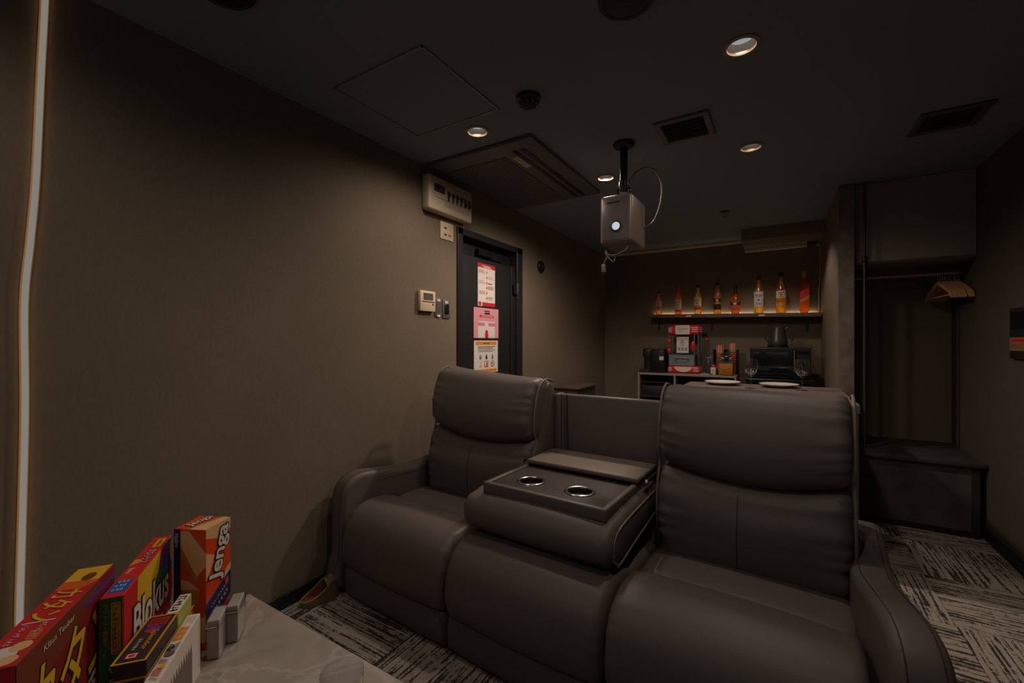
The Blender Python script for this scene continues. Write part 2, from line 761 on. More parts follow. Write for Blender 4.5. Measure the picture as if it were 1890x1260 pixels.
o = B().box((XL - 0.12, YF - 0.1, -0.12), (XR + 0.1, YB + 0.1, -0.006), DARKHOLE).obj('floor', smooth=0)
struct(o, 'dark floor slab under striped carpet tiles')
floor = o
TS = 0.45
tile_me = {}
for i in range(-1, 7):
    for j in range(-6, 9):
        xa, ya = -1.655 + TS * i, 1.03 + TS * j
        xa, xb = max(xa, XL), min(xa + TS, XR)
        ya, yb = max(ya, YF), min(ya + TS, YB)
        if xb - xa < 0.01 or yb - ya < 0.01:
            continue
        m = CARPET_Y if (i + j) % 2 else CARPET_X
        key = (m.name, round(xb - xa, 3), round(yb - ya, 3))
        if key not in tile_me:
            w, d = (xb - xa) / 2, (yb - ya) / 2
            t = B().box((-w + .0006, -d + .0006, -0.006), (w - .0006, d - .0006, 0.0), m, 0.001, 1).obj('carpet_tile', floor, smooth=0)
            tile_me[key] = t.data
            t.location = ((xa + xb) / 2, (ya + yb) / 2, 0)
        else:
            t = bpy.data.objects.new('carpet_tile', tile_me[key])
            COL.objects.link(t)
            t.parent = floor
            t.location = ((xa + xb) / 2, (ya + yb) / 2, 0)

b = B()
holes = [(x, y, 0.046) for x, y, *_ in LAMPS]
b.holed([(XL - .1, YF - .1), (XR + .1, YF - .1), (XR + .1, YB + .1), (XL - .1, YB + .1)], holes, CEIL, CEILM)
struct(b.obj('ceiling', smooth=0, recalc=False), 'low dark painted ceiling')
o = B().box((XL - .1, YF - .1, CEIL + .10), (XR + .1, YB + .1, CEIL + .16), DARKHOLE).obj('trim_1', smooth=0)
struct(o, 'dark slab above the ceiling void')

# left wall with a doorway
DY0, DY1, DZ = 2.2, 3.03, 1.87
b = B()
b.box((XL - .1, YF, 0), (XL, DY0, CEIL), WALL)
b.box((XL - .1, DY1, 0), (XL, YB + .1, CEIL), WALL)
b.box((XL - .1, DY0, DZ), (XL, DY1, CEIL), WALL)
struct(b.obj('wall_left', smooth=0), 'brown fabric-look wallpapered wall')
b = B()
b.box((XL - .1, YB, 0), (0.333, YB + .1, CEIL), WALL)
struct(b.obj('wall_back', smooth=0), 'brown wall behind the bottle shelf')
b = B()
b.box((XR, YF, 0), (XR + .1, 4.2, CEIL), wallpaper('wallpaper_shaded', (84, 75, 67)))  # same brown wallpaper, darkened so the colour carries this wall's shade
struct(b.obj('wall_right', smooth=0), 'brown right wall, its shade put into the paper colour')
b = B()
b.box((XL - .1, YF - .1, 0), (XR + .1, YF, CEIL), WALL)
struct(b.obj('wall_front', smooth=0), 'brown wall behind the camera')
b = B()
b.box((0.333, 3.62, 0), (0.415, YB + .1, CEIL), WALL)
struct(b.obj('wall_alcove', smooth=0), 'brown partition between bar alcove and closet')
b = B()
b.box((0.415, 4.1, 0), (XR, 4.2, CEIL), WALL)
struct(b.obj('wall_closet', smooth=0), 'brown back wall of the closet')
POSTM = mat('scuffed_post', (114, 100, 90), 0.42, var=(14, 0.3), bump=(60, 0.3))
b = B()
b.box((0.331, 3.585, 0), (0.417, 3.62, CEIL - .002), POSTM, 0.003, 1)
struct(b.obj('trim_2', smooth=30), 'scuffed dark wooden post end of the partition')
b = B()
b.box((XL, YF, 0), (XL + .008, DY0 - .002, 0.06), BLACK, 0.002, 1)
struct(b.obj('baseboard_left', smooth=30), 'black skirting along the left wall')
b = B()
b.box((XR - .012, YF, 0), (XR, 3.49, 0.065), BLACK, 0.002, 1)
struct(b.obj('baseboard_right', smooth=30), 'black skirting along the right wall')
# pale trim at the top of the back wall and duct box with its own strip
TRIMP = mat('pale_trim', (214, 196, 178), .6)
b = B()
b.box((XL, YB - .02, CEIL - .032), (-0.31, YB, CEIL - .004), TRIMP, 0.003, 1)
struct(b.obj('trim_3', smooth=30), 'pale strip along the top of the back wall')
b = B()
b.box((-0.305, 4.55, 2.06), (0.333, YB, CEIL - .001), WALL, 0.003, 1)
struct(b.obj('trim_4', smooth=30), 'brown boxed duct at the top of the alcove')
b = B()
b.box((-0.30, YB - .02, 2.028), (0.33, YB, 2.058), TRIMP, 0.003, 1)
struct(b.obj('trim_5', smooth=30), 'pale strip beneath the boxed duct')

# door
DFRAME = mat('door_frame_black', (38, 38, 42), 0.35)
DLEAF = mat('door_leaf_black', (36, 34, 35), 0.5)
dr = bpy.data.objects.new('door_1', None)
COL.objects.link(dr)
dr.location = (XL, 2.6, 0)
struct(dr, 'black hinged door with three notices on it')
b = B()
for y0, y1 in ((-.40, -.345), (.345, .43)):
    b.box((-.07, y0, 0), (.012, y1, 1.87), DFRAME, .004, 1)
b.box((-.07, -.40, 1.825), (.012, .43, 1.87), DFRAME, .004, 1)
b.box((-.085, -.345, 1.70), (-.06, .345, 1.826), DARKHOLE)
b.obj('door_frame', dr, 30)
B().box((-.06, -.343, .005), (-.024, .29, 1.715), DLEAF, .003, 1).obj('door_leaf', dr, 30)
B().box((-.055, .29, .005), (-.012, .345, 1.72), DFRAME, .003, 1).obj('door_stop', dr, 30)
b = B()
b.lathe([(.007, 0), (.007, .13)], STEEL, (.014, .352, 1.46), 12)
b.box((.008, .30, 1.50), (.011, .35, 1.58), STEEL)
b.obj('hinge', dr, 30)
b = B()
b.box((-.058, -.12, 1.735), (-.022, .05, 1.785), SATIN, .004, 1)
b.box((-.05, .03, 1.725), (-.035, .20, 1.735), SATIN)
b.obj('door_closer', dr, 30)


# ------------------------------------------------------------------ notices on the door
def notice(y0, y1, z0, z1, label, draw):
    X = XL - .0235
    fr = frame((X + .001, (y0 + y1) / 2, (z0 + z1) / 2), (0, 1, 0), (0, 0, 1))
    t = thing('notice', label, 'poster', (0, 0, 0), group=None)
    w, h = (y1 - y0) / 2, (z1 - z0) / 2
    B().box((X, y0, z0), (X + .001, y1, z1), PAPER).obj('sheet', t, 0)
    a = Art(fr)
    draw(a, w, h)
    a.obj('print', t)
    return t, fr, w, h


def lines(a, x0, x1, y, n, dy, m, w=.0022, rag=0.25, seed=1):
    r = random.Random(seed)
    for i in range(n):
        a.rect(x0, y - i * dy - w / 2, x1 - r.random() * rag * (x1 - x0), y - i * dy + w / 2, m)


def d1(a, w, h):
    a.rect(-w, h - .03, w, h, REDP)
    a.rect(-w * .5, -h, w, -h + .028, REDP)
    a.rect(-w * .92, -h + .004, -w * .62, -h + .03, REDP)
    a.rect(-w * .55, h - .019, w * .45, h - .014, PAPER)
    a.rect(-w * .35, h - .026, w * .6, h - .022, PAPER)
    a.rect(-.001, -h + .03, .001, h - .04, REDP)
    for i in range(6):
        y = h - .06 - i * .037
        a.disc(0, y, .0065, REDP)
        s = -1 if i % 2 == 0 else 1
        x0, x1 = (-w * .9, -w * .12) if s < 0 else (w * .12, w * .9)
        lines(a, x0, x1, y + .012, 4, .0065, PINK if i % 3 else REDP, .002, .3, i)
    lines(a, w * .15, w * .7, h - .135, 2, .006, INK, .002)


def d2(a, w, h):
    a.rect(-w, -h, w, h, PINK)
    a.rect(-w * .68, -h, w * .68, h * .12, mat('print_pale_pink', (236, 206, 208), .75))
    a.rect(-w * .18, h - .026, w * .26, h - .018, INK)
    a.rect(-w * .16, h - .045, w * .28, h - .032, INK)
    a.rect(-w * .55, h - .068, w * .6, h - .052, REDP)
    a.rect(-w * .4, h - .062, w * .5, h - .058, PAPER)
    for s in (-1, 1):
        cx = s * w * .42
        a.rect(cx - w * .27, -h * .20, cx + w * .27, h * .02, INKG)
        a.rect(cx - w * .25, -h * .18, cx + w * .25, 0, PINK)
        a.rect(cx - w * .22, -h * .11, cx + w * .18, -h * .07, REDP)
        a.rect(cx - w * .24, -h * .86, cx + w * .24, -h * .30, PAPER)
    a.disc(0, -h * .62, w * .11, REDP)
    a.rect(-w * .13, -h, w * .13, -h * .72, REDP)


def d3(a, w, h):
    a.rect(-w * .88, h * .72, w * .88, h * .94, ORANGEP)
    a.rect(-w * .88, -h * .96, w * .88, -h * .78, ORANGEP)
    a.rect(-w * .25, h * .80, w * .25, h * .86, mat('print_brown', (120, 70, 30), .7))
    for i in range(4):
        a.rect(-w * .7, h * (.60 - i * .1), w * (.75 - .2 * (i % 2)), h * (.64 - i * .1), INK if i < 2 else INKG)
    for k, x in enumerate((-.5, 0.0, .52)):
        a.disc(w * x, h * .08, w * .05, INKG if k != 1 else INK)
        a.poly([(w * (x - .08), h * .02), (w * (x + .1), h * .0), (w * (x + .04), -h * .18), (w * (x - .06), -h * .16)], INKG if k != 1 else INK)
    a.rect(-w * .58, -h * .62, -w * .44, -h * .58, REDP)
    a.line([(-w * .5, -h * .55), (-w * .46, -h * .28)], .002, INKG)
    a.rect(-w * .16, -h * .64, w * .16, -h * .26, REDP)
    a.rect(-w * .13, -h * .60, w * .13, -h * .30, PAPER)
    a.rect(-w * .01, -h * .60, w * .09, -h * .34, REDP)
    a.disc(w * .52, -h * .45, w * .15, REDP)
    a.disc(w * .52, -h * .45, w * .115, PAPER)
    a.line([(w * .42, -h * .36), (w * .62, -h * .54)], .004, REDP)
    a.disc(w * .52, -h * .42, w * .04, INK)


notice(2.463, 2.678, 1.378, 1.682, 'tall white and red flow chart notice, topmost on the black door', d1)
notice(2.415, 2.724, 1.150, 1.365, 'pink notice with two white squares, middle of the three on the black door', d2)
notice(2.418, 2.716, 0.900, 1.132, 'white notice with orange bands and pictograms, lowest on the black door', d3)

# ------------------------------------------------------------------ left wall fittings
t = thing('breaker_panel', 'cream breaker box with a row of black switches high beside the door', 'breaker box', (XL, 2.08, 1.995))
b = B().box((0, -.205, -.098), (.062, .205, .105), CREAM, .012, 3)
b.obj('housing', t)
B().box((.062, -.165, -.02), (.066, .195, .07), mat('cream_cover', (198, 178, 150), .4), .002, 1).obj('cover', t, 30)
b = B().box((.066, -.168, .012), (.070, -.075, .058), mat('smoked_window', (70, 62, 66), .2), .002, 1)
b.box((.070, -.145, .028), (.076, -.135, .058), SATIN, .001, 1)
b.obj('main_switch', t, 30)
for i in range(6):
    y = -.04 + i * .041
    b = B().box((.066, y - .008, -.018), (.069, y + .008, .04), SATIN, .001, 1)
    up = .014 if i < 4 else -.008
    b.box((.069, y - .007, up), (.080, y + .009, up + .018), BLACK, .002, 1)
    b.obj('breaker_switch', t, 30)
B().box((.062, -.07, -.055), (.0635, .195, -.028), mat('strip_label', (184, 170, 150), .6)).obj('label_strip', t, 0)

t = thing('switch_plate', 'cream plate with four small markings under the breaker box', 'wall plate', (XL, 2.099, 1.815))
fr = frame((.0065, 0, 0), (0, 1, 0), (0, 0, 1))
B().box((0, -.062, -.055), (.0065, .062, .055), CREAM, .003, 2).obj('plate', t, 30)
a = Art(fr)
a.rect(-.03, .012, -.004, .022, INK).line([(.012, .010), (.032, .012), (.03, .026)], .002, INKG)
a.rect(-.028, -.030, -.006, -.018, INK).rect(.014, -.030, .038, -.018, REDP)
a.line([(.004, -.034), (.012, -.012)], .002, INKG)
a.obj('print', t)

t = thing('thermostat', 'white wall thermostat with a grey display beside the door', 'thermostat', (XL, 1.905, 1.362))
B().box((0, -.064, -.060), (.026, .064, .060), mat('thermostat_cream', (226, 200, 172), .45), .005, 2).obj('housing', t, 30)
B().box((.026, -.04, .006), (.0275, .042, .046), mat('lcd_grey', (98, 96, 88), .25), .002, 1).obj('display', t, 30)
B().box((.026, -.05, -.006), (.028, .052, -.001), GREYP).obj('seam_line', t, 0)
B().lathe([(.006, 0), (.005, .003)], mat('red_brown_button', (120, 60, 44), .5), n=12, mtx=Matrix.Translation((.026, .042, -.018)) @ Matrix.Rotation(pi / 2, 4, 'Y')).obj('button', t, 30)

t = thing('blank_switch_plate', 'grey blank wall plate with two white stickers beside the thermostat', 'wall plate', (XL, 2.018, 1.334))
B().box((0, -.032, -.058), (.007, .032, .058), GREYP, .003, 2).obj('plate', t, 30)
B().box((.007, -.02, -.05), (.009, .022, .035), mat('grey_insert', (90, 82, 80), .5), .001, 1).obj('insert', t, 30)
for z in (.043, -.052):
    B().box((.0072, -.014, z - .007), (.0095, .014, z + .007), WHITEP).obj('sticker', t, 0)
t = thing('rocker_switch', 'grey wall plate with a black rocker switch nearest the door', 'light switch', (XL, 2.092, 1.327))
B().box((0, -.034, -.058), (.007, .034, .058), GREYP, .003, 2).obj('plate', t, 30)
B().box((.007, -.018, -.03), (.013, .018, .03), SATIN, .003, 2).obj('rocker', t, 30)
B().box((.007, -.014, .036), (.009, .014, .050), WHITEP).obj('sticker', t, 0)

t = thing('wall_disc', 'small round black fitting high on the wall past the door', 'wall fitting', (XL, 3.352, 1.776))
b = B().lathe([(.052, 0), (.052, .014), (.044, .022), (.0, .024)], SATIN, n=28, mtx=Matrix.Rotation(pi / 2, 4, 'Y'))
b.obj('body', t, 30)
fr = frame((.0245, 0, 0), (0, 1, 0), (0, 0, 1))
text('A', 'marking', fr, GREYP, t, h=.03)

# led strip on the left wall
LED_GLOW = emit_mat('led_strip_glow', (128, 124, 117), 1.0)
pts = [(.352, 2.155), (.349, 2.05), (.343, 1.888), (.333, 1.58), (.322, 1.40), (.311, 1.23), (.312, 0.931), (.306, 0.574), (.302, .368), (.300, .02)]
pts = catmull([(p[0], p[1]) for p in pts], 40, False)
t = thing('led_strip', 'glowing warm white light strip running down the left wall', 'light strip', (XL, .35, 0))
b = B()
idx = b.mi(LED_GLOW)
prev = None
for y, z in pts:
    w = .0064
    ring = b.ring([(.0075, y - .35 - w, z), (.0105, y - .35 - w * .9, z), (.0125, y - .35, z), (.0105, y - .35 + w * .9, z), (.0075, y - .35 + w, z)])
    if prev:
        b.bridge(prev, ring, idx, True)
    prev = ring
b.obj('light_tube', t, 60)
b = B()
idx = b.mi(emit_mat('hidden_core_glow', (255, 196, 128), 1.9))  # added emitter hidden behind the tube, warms the wall beside the strip
prev = None
for y, z in pts:
    w = .0040
    ring = b.ring([(.0014, y - .35 - w, z), (.0074, y - .35 - w, z), (.0074, y - .35 + w, z), (.0014, y - .35 + w, z)])
    if prev:
        b.bridge(prev, ring, idx, True)
    prev = ring
b.obj('hidden_glow_core', t, 60)
b = B()
prev = None
bm_ = mat('strip_backing', (150, 130, 105), .5)
idx = b.mi(bm_)
for y, z in pts:
    ring = b.ring([(.0003, y - .35 - .010, z), (.0012, y - .35 - .010, z), (.0012, y - .35 + .010, z), (.0003, y - .35 + .010, z)])
    if prev:
        b.bridge(prev, ring, idx)
    prev = ring
b.obj('backing', t, 60)
# ------------------------------------------------------------------ ceiling fittings
def downlight(x, y, watts, ang, glow, label):
    t = thing('downlight', label, 'ceiling light', (x, y, CEIL), group=None)
    b = B().lathe([(.046, .002), (.060, -.001), (.060, -.004), (.047, -.006), (.0455, .0)], mat('downlight_rim', (150, 128, 108), .35), n=32, caps=False)
    b.obj('rim', t, 40)
    b = B()
    b.lathe([(.046, -.001), (.043, .03), (.040, .05)], mat('downlight_can', (190, 170, 150), .25, .6), n=32)
    bmesh.ops.delete(b.bm, geom=[f for f in b.bm.faces if len(f.verts) > 4], context='FACES')
    b.obj('reflector', t, 40)
    lens = LAMP_GLOW if glow else LAMP_DIM
    B().lathe([(.0, .030), (.041, .030), (.041, .033), (0, .033)], lens, n=32).obj('lens', t, 40)
    ld = bpy.data.lights.new('downlight_beam', 'SPOT')
    ld.energy = watts
    ld.color = WARM
    ld.spot_size = radians(ang)
    ld.spot_blend = 0.7 if ang > 150 else 0.4
    ld.shadow_soft_size = 0.035
    lo = bpy.data.objects.new('downlight_beam', ld)
    COL.objects.link(lo)
    lo.parent = t
    lo.location = (0, 0, -.012)


for L, lab in zip(LAMPS, ['round recessed downlight above the right sofa seat, largest in view',
                          'round recessed downlight near the left wall, beside the ceiling hatch',
                          'round recessed downlight above the wooden counter, between the two vents',
                          'round recessed downlight just behind the projector pole',
                          'dim round recessed downlight in front of the boxed duct',
                          'round recessed downlight in front of the sofa, above the marble table end',
                          'round recessed downlight nearest the screen, beside the light strip']):
    downlight(*L, lab)


def grille(name, label, x0, x1, y0, y1, n, slat_m, frame_m):
    t = thing(name, label, 'air vent', ((x0 + x1) / 2, (y0 + y1) / 2, CEIL))
    w, d = (x1 - x0) / 2, (y1 - y0) / 2
    f = .028
    b = B()
    for lo, hi in (((-w, -d, -.012), (w, -d + f, 0)), ((-w, d - f, -.012), (w, d, 0)), ((-w, -d + f, -.012), (-w + f, d - f, 0)), ((w - f, -d + f, -.012), (w, d - f, 0))):
        b.box(lo, hi, frame_m, .003, 1)
    b.obj('frame', t, 30)
    B().box((-w + f, -d + f, -.0015), (w - f, d - f, -.0005), DARKHOLE).obj('backing', t, 0)
    for i in range(n):
        y = -d + f + (i + .5) * (2 * d - 2 * f) / n
        s = B().box((-w + f, -.008, -.001), (w - f, .008, .001), slat_m).obj('slat', t, 0)
        s.location = (0, y, -.0075)
        s.rotation_euler = (radians(28), 0, 0)
    return t


VENTM = mat('vent_black', (96, 95, 94), .4)
grille('air_vent', 'black louvred ceiling vent beside the projector pole', -.513, -.27, 2.10, 2.36, 8, VENTM, VENTM)
grille('air_vent', 'black louvred ceiling vent near the closet at the right wall', .545, .79, 2.655, 2.90, 8, VENTM, mat('vent_frame_dark', (78, 76, 72), .5))

t = thing('access_hatch', 'square flush access hatch in the dark ceiling near the left wall', 'ceiling hatch', (-1.305, 1.365, CEIL))
b = B()
w = .245
for lo, hi in (((-w, -w, -.006), (w, -w + .008, 0)), ((-w, w - .008, -.006), (w, w, 0)), ((-w, -w, -.006), (-w + .008, w, 0)), ((w - .008, -w, -.006), (w, w, 0))):
    b.box(lo, hi, mat('hatch_frame', (132, 128, 122), .35, .2), .001, 1)
b.obj('frame', t, 30)
B().box((-w + .010, -w + .010, -.003), (w - .010, w - .010, -.0005), CEILM).obj('panel', t, 0)

t = thing('air_conditioner', 'black ceiling cassette air conditioner between door and projector', 'air conditioner', (-1.385, 2.365, CEIL))
CASS = mat('cassette_black', (98, 98, 98), .45)
B().box((-.365, -.485, -.022), (.335, .485, -.001), CASS, .006, 2).obj('panel', t, 30)
for k, x in enumerate((.17, .22)):
    B().box((x, -.40, -.0255), (x + .028, .44, -.021), SATIN, .002, 1).obj('air_slot', t, 30)
bb = B()
bb.box((-.27, -.36, -.0245), (.10, .40, -.022), mat('intake_dark', (66, 66, 68), .5), .001, 1)
bb.obj('intake_panel', t, 30)
bb = B()
for i in range(17):
    for j in range(34):
        x, y = -.255 + i * .021, -.34 + j * .0215
        bb.box((x, y, -.0262), (x + .012, y + .012, -.0244), mat('mesh_grey', (120, 118, 114), .4))
g = bb.obj('intake_mesh', t, 0)
tag(g, kind='stuff')
B().box((.128, -.33, -.0232), (.166, -.17, -.0222), mat('label_cream', (206, 184, 158), .6)).obj('sticker', t, 0)
fr = frame((.147, -.25, -.0232), (0, 1, 0), (1, 0, 0))
a = Art(fr)
lines(a, -.07, .06, .008, 3, .007, INKG, .0015)
a.obj('print', t)

t = thing('smoke_detector', 'round black smoke detector on the ceiling in front of the projector', 'smoke detector', (-.905, 1.60, CEIL))
B().lathe([(.052, 0), (.052, -.012), (.046, -.018), (.040, -.020)], SATIN, n=28).obj('base', t, 35)
B().lathe([(.036, -.020), (.038, -.030), (.030, -.040), (.012, -.046), (.0, -.047)], BLACK, n=28).obj('sensor_head', t, 35)
b = B()
for i in range(10):
    a_ = 2 * pi * i / 10
    b.box((.030, -.003, -.036), (.040, .003, -.021), VENTM, mtx=Matrix.Rotation(a_, 4, 'Z'))
b.obj('fins', t, 30)


def dome(x, y, r, label):
    t = thing('ceiling_speaker', label, 'speaker', (x, y, CEIL))
    B().lathe([(r, 0), (r, -.006), (r * .94, -.012), (r * .84, -.009)], mat('speaker_rim', (58, 56, 55), .35), n=40, caps=False).obj('rim', t, 35)
    B().lathe([(r * .84, -.008), (r * .5, -.012), (0, -.013)], BLACK, n=40).obj('grille', t, 35)


dome(-.392, 1.292, .085, 'round black ceiling speaker near the largest downlight, cut by the frame top')
dome(-1.378, .628, .088, 'round black ceiling speaker near the left wall, cut by the frame top')

t = thing('sprinkler', 'small sprinkler head on the ceiling in front of the dim downlight', 'sprinkler', (-.374, 3.824, CEIL))
B().lathe([(.034, 0), (.032, -.005), (.012, -.008)], BLACK, n=24).obj('escutcheon', t, 35)
b = B().lathe([(.007, -.006), (.007, -.022), (.004, -.026)], COPPER, n=12)
for s in (-1, 1):
    b.tube([(s * .006, 0, -.020), (s * .012, 0, -.030), (s * .003, 0, -.040)], .002, COPPER, 6)
b.obj('nozzle', t, 35)
b = B().lathe([(.016, -.040), (.017, -.042), (.004, -.042)], STEEL, n=16)
b.obj('deflector', t, 35)

# projector, hung from the ceiling
t = thing('projector', 'silver box projector hanging from a ceiling pole with its lens lit', 'projector', (-.693, 2.235, CEIL))
PBODY = mat('projector_silver', (126, 112, 104), .36, .25)
PFACE = mat('projector_face', (100, 92, 90), .28, .1)
b = B()
lo, hi = (-.082, -.135, -.545), (.082, .115, -.305)
pol = []
sec = [(-.082, -.545), (.082, -.545), (.082, -.320), (.072, -.305), (-.072, -.305), (-.082, -.320)]
b.box(lo, hi, PBODY, .016, 4)
b.obj('housing', t, 40)
b = B().box((-.066, -.1368, -.53), (.066, -.134, -.32), PFACE, .006, 2)
b.obj('front_panel', t, 40)
B().box((-.045, -.139, -.346), (.02, -.1362, -.342), SATIN).obj('vent_slit', t, 0)
mx = Matrix.Translation((.003, -.136, -.463)) @ Matrix.Rotation(pi / 2, 4, 'X')
B().lathe([(.027, 0), (.027, .006), (.0215, .007), (.020, .003)], SATIN, n=28, mtx=mx).obj('lens_ring', t, 40)
B().lathe([(.0, .007), (.012, .0065), (.0195, .005), (.0195, .002), (0, .002)], emit_mat('projector_lens_glow', (150, 158, 166), 1.7), n=28, mtx=mx).obj('lens', t, 40)
b = B().lathe([(.055, 0), (.055, -.010), (.046, -.022), (.020, -.026)], BLACK, n=28)
b.obj('ceiling_plate', t, 35)
b = B().lathe([(.019, -.02), (.019, -.26)], BLACK, n=20)
b.lathe([(.024, -.20), (.024, -.225)], SATIN, n=20)
b.obj('pole', t, 35)
b = B().box((-.045, -.035, -.310), (.045, .035, -.297), BLACK, .002, 1)
b.box((-.035, -.006, -.30), (-.028, .006, -.235), BLACK).box((.028, -.006, -.30), (.035, .006, -.235), BLACK)
b.box((-.035, -.006, -.243), (.035, .006, -.235), BLACK)
b.obj('bracket', t, 30)
for x in (-.036, .036):
    for z in (-.25, -.29):
        B().lathe([(.004, 0), (.003, .004)], CHROME, n=8, mtx=Matrix.Translation((x, -.008, z)) @ Matrix.Rotation(pi / 2, 4, 'X')).obj('screw', t, 30)
t2 = thing('power_cable', 'thin black cable arching from the pole to the side of the projector', 'cable', (-.693, 2.235, CEIL))
CAB = mat('cable_grey', (120, 108, 98), .5)
P = catmull([(.018, .02, -.20), (.06, .06, -.13), (.12, .10, -.12), (.165, .10, -.20), (.165, .10, -.30), (.13, .095, -.40), (.084, .08, -.43)], 40, False)
B().tube(P, .0032, CAB, 8).obj('cord', t2, 60)
t3 = thing('hanging_cable', 'grey looped cable with a loose plug dangling under the projector', 'cable', (-.693, 2.235, CEIL))
P = catmull([(.055, -.10, -.545), (.045, -.115, -.58), (.0, -.12, -.600), (-.04, -.12, -.598), (-.058, -.12, -.575), (-.05, -.12, -.60), (-.02, -.115, -.635), (-.012, -.11, -.612), (-.035, -.115, -.60), (-.06, -.12, -.625), (-.066, -.12, -.65)], 60, False)
B().tube(P, .0028, CAB, 8).obj('cord', t3, 60)
b = B().box((-.076, -.129, -.685), (-.056, -.111, -.645), CAB, .004, 2)
b.box((-.0725, -.122, -.697), (-.070, -.118, -.684), STEEL).box((-.062, -.122, -.697), (-.0595, -.118, -.684), STEEL)
b.obj('plug', t3, 35)
ld = bpy.data.lights.new('projector_beam', 'SPOT')
ld.energy = PROJ_WATTS
ld.color = (.50, .78, 1.0)
ld.spot_size = radians(42)
ld.spot_blend = .3
ld.shadow_soft_size = .012
lo = bpy.data.objects.new('projector_beam', ld)
COL.objects.link(lo)
lo.parent = t
lo.location = (.003, -.150, -.463)
lo.rotation_euler = (radians(90), 0, pi)
t = thing('projection_screen', 'white projection screen on the wall behind the camera', 'screen', (-.6, YF, 1.2))
B().box((-.85, .004, -.50), (.85, .010, .50), WHITEP).obj('screen_sheet', t, 0)
b = B().box((-.88, .002, .50), (.88, .03, .54), BLACK, .004, 1).box((-.88, .002, -.54), (.88, .03, -.50), BLACK, .004, 1)
b.obj('frame', t, 30)

t = thing('ceiling_camera', 'small black device under the boxed duct at the alcove corner', 'camera', (.255, 4.93, 2.06))
B().box((-.035, -.03, -.045), (.035, .03, 0), SATIN, .006, 2).obj('body', t, 35)
B().lathe([(.018, 0), (.016, .02), (.0, .022)], BLACK, n=16, mtx=Matrix.Translation((.02, -.028, -.03)) @ Matrix.Rotation(pi / 2, 4, 'X')).obj('lens', t, 35)
t = thing('wall_cable', 'pale cable dropping down the alcove corner to the bottle shelf', 'cable', (.31, 4.975, 0))
P = catmull([(-.01, -.01, 2.05), (.012, 0, 2.02), (.013, .005, 1.8), (.010, .0, 1.66), (.002, 0, 1.60), (.004, .0, 1.52), (.0, 0, 1.40)], 40, False)
B().tube(P, .0055, mat('cable_pale', (170, 152, 134), .5), 8).obj('cord', t, 60)

# ------------------------------------------------------------------ closet corner on the right
t = thing('overhead_cabinet', 'dark boxed cupboard hung from the ceiling above the clothes rail', 'cupboard', (.71, 3.87, 1.63))
CABM = wallpaper('wallpaper_brightened', (142, 132, 122))  # wallpaper in a lighter tone, brightness painted in where little light reaches
B().box((-.287, -.225, .0), (.288, .228, .528), CABM, .003, 1).obj('body', t, 30)
B().box((-.289, -.229, .0), (.288, -.2255, .016), mat('edge_strip', (88, 82, 78), .4), .001, 1).obj('edge_strip', t, 30)
t = thing('conduit_pipe', 'thin dark vertical pipe with a coupling beside the wooden post', 'pipe', (.468, 3.59, 0))
B().lathe([(.008, .434), (.008, 2.155)], mat('pipe_dark', (62, 58, 56), .35), n=14).obj('tube', t, 40)
B().lathe([(.008, 1.640), (.016, 1.645), (.016, 1.675), (.008, 1.68)], BLACK, n=18).obj('coupling', t, 40)
t = thing('clothes_rail', 'brass coloured clothes rail under the overhead cupboard', 'clothes rail', (.42, 3.85, 1.563))
B().tube([(0, 0, 0), (.572, 0, 0)], .0095, mat('rail_brass', (206, 158, 106), .35, .35), 16).obj('rod', t, 40)
for x in (.002, .568):
    B().lathe([(.024, 0), (.024, .006), (.013, .008), (.013, .022)], mat('bracket_grey', (120, 112, 112), .3, .6), n=20, mtx=Matrix.Translation((x if x < .1 else x + .006, 0, 0)) @ Matrix.Rotation(pi / 2 if x < .1 else -pi / 2, 4, 'Y')).obj('bracket', t, 40)


def hanger():
    t = thing('coat_hanger', 'x', 'hanger', (0, 0, 0), group='wooden hangers on the rail')
    hk = [(0, .0, -.055), (0, .0, -.022)]
    for k in range(11):
        a_ = -pi / 2 - 0.2 + (pi * 1.35) * k / 10
        hk.append((0, .0 + .0165 * cos(a_) + .003, .0165 * sin(a_) + .0015))
    B().tube(hk, .0018, CHROME, 8).obj('hook', t, 60)
    for s in (-1, 1):
        b = B()
        idx = b.mi(HANGW)
        prev = None
        pr = catmull([(0, -.064), (.03, -.070), (.08, -.092), (.14, -.118), (.18, -.142), (.195, -.165)], 14, False)
        for k, (y, z) in enumerate(pr):
            hh = .024 - .006 * k / 13 if k < 11 else .016 - .003 * (k - 11)
            tt = .0038 + .0022 * (k / 13.0) ** 2
            ring = b.ring([(-tt, s * y, z - hh / 2), (tt, s * y, z - hh / 2), (tt * .8, s * y, z + hh / 2), (-tt * .8, s * y, z + hh / 2)])
            if prev:
                b.bridge(prev, ring, idx)
            else:
                b.cap(ring, idx)
            prev = ring
        b.cap(prev, idx)
        b.obj('shoulder', t, 40)
    B().tube([(0, -.178, -.152), (0, .178, -.152)], .0052, HANGW, 10).obj('trouser_bar', t, 60)
    return t


h0 = hanger()
ords = ['first', 'second', 'third', 'fourth', 'fifth', 'sixth', 'seventh', 'eighth', 'ninth', 'tenth']
rr = random.Random(3)
for k in range(10):
    h = h0 if k == 0 else copy_tree(h0)
    h['label'] = 'wooden coat hanger on the brass rail, %s counting from the post side' % ords[k]
    h.location = (.876 + k * .0107, 3.852, 1.563 - .0095 + .011)
    h.rotation_euler = (0, 0, radians(5.5 + rr.uniform(-1.2, 1.2)))

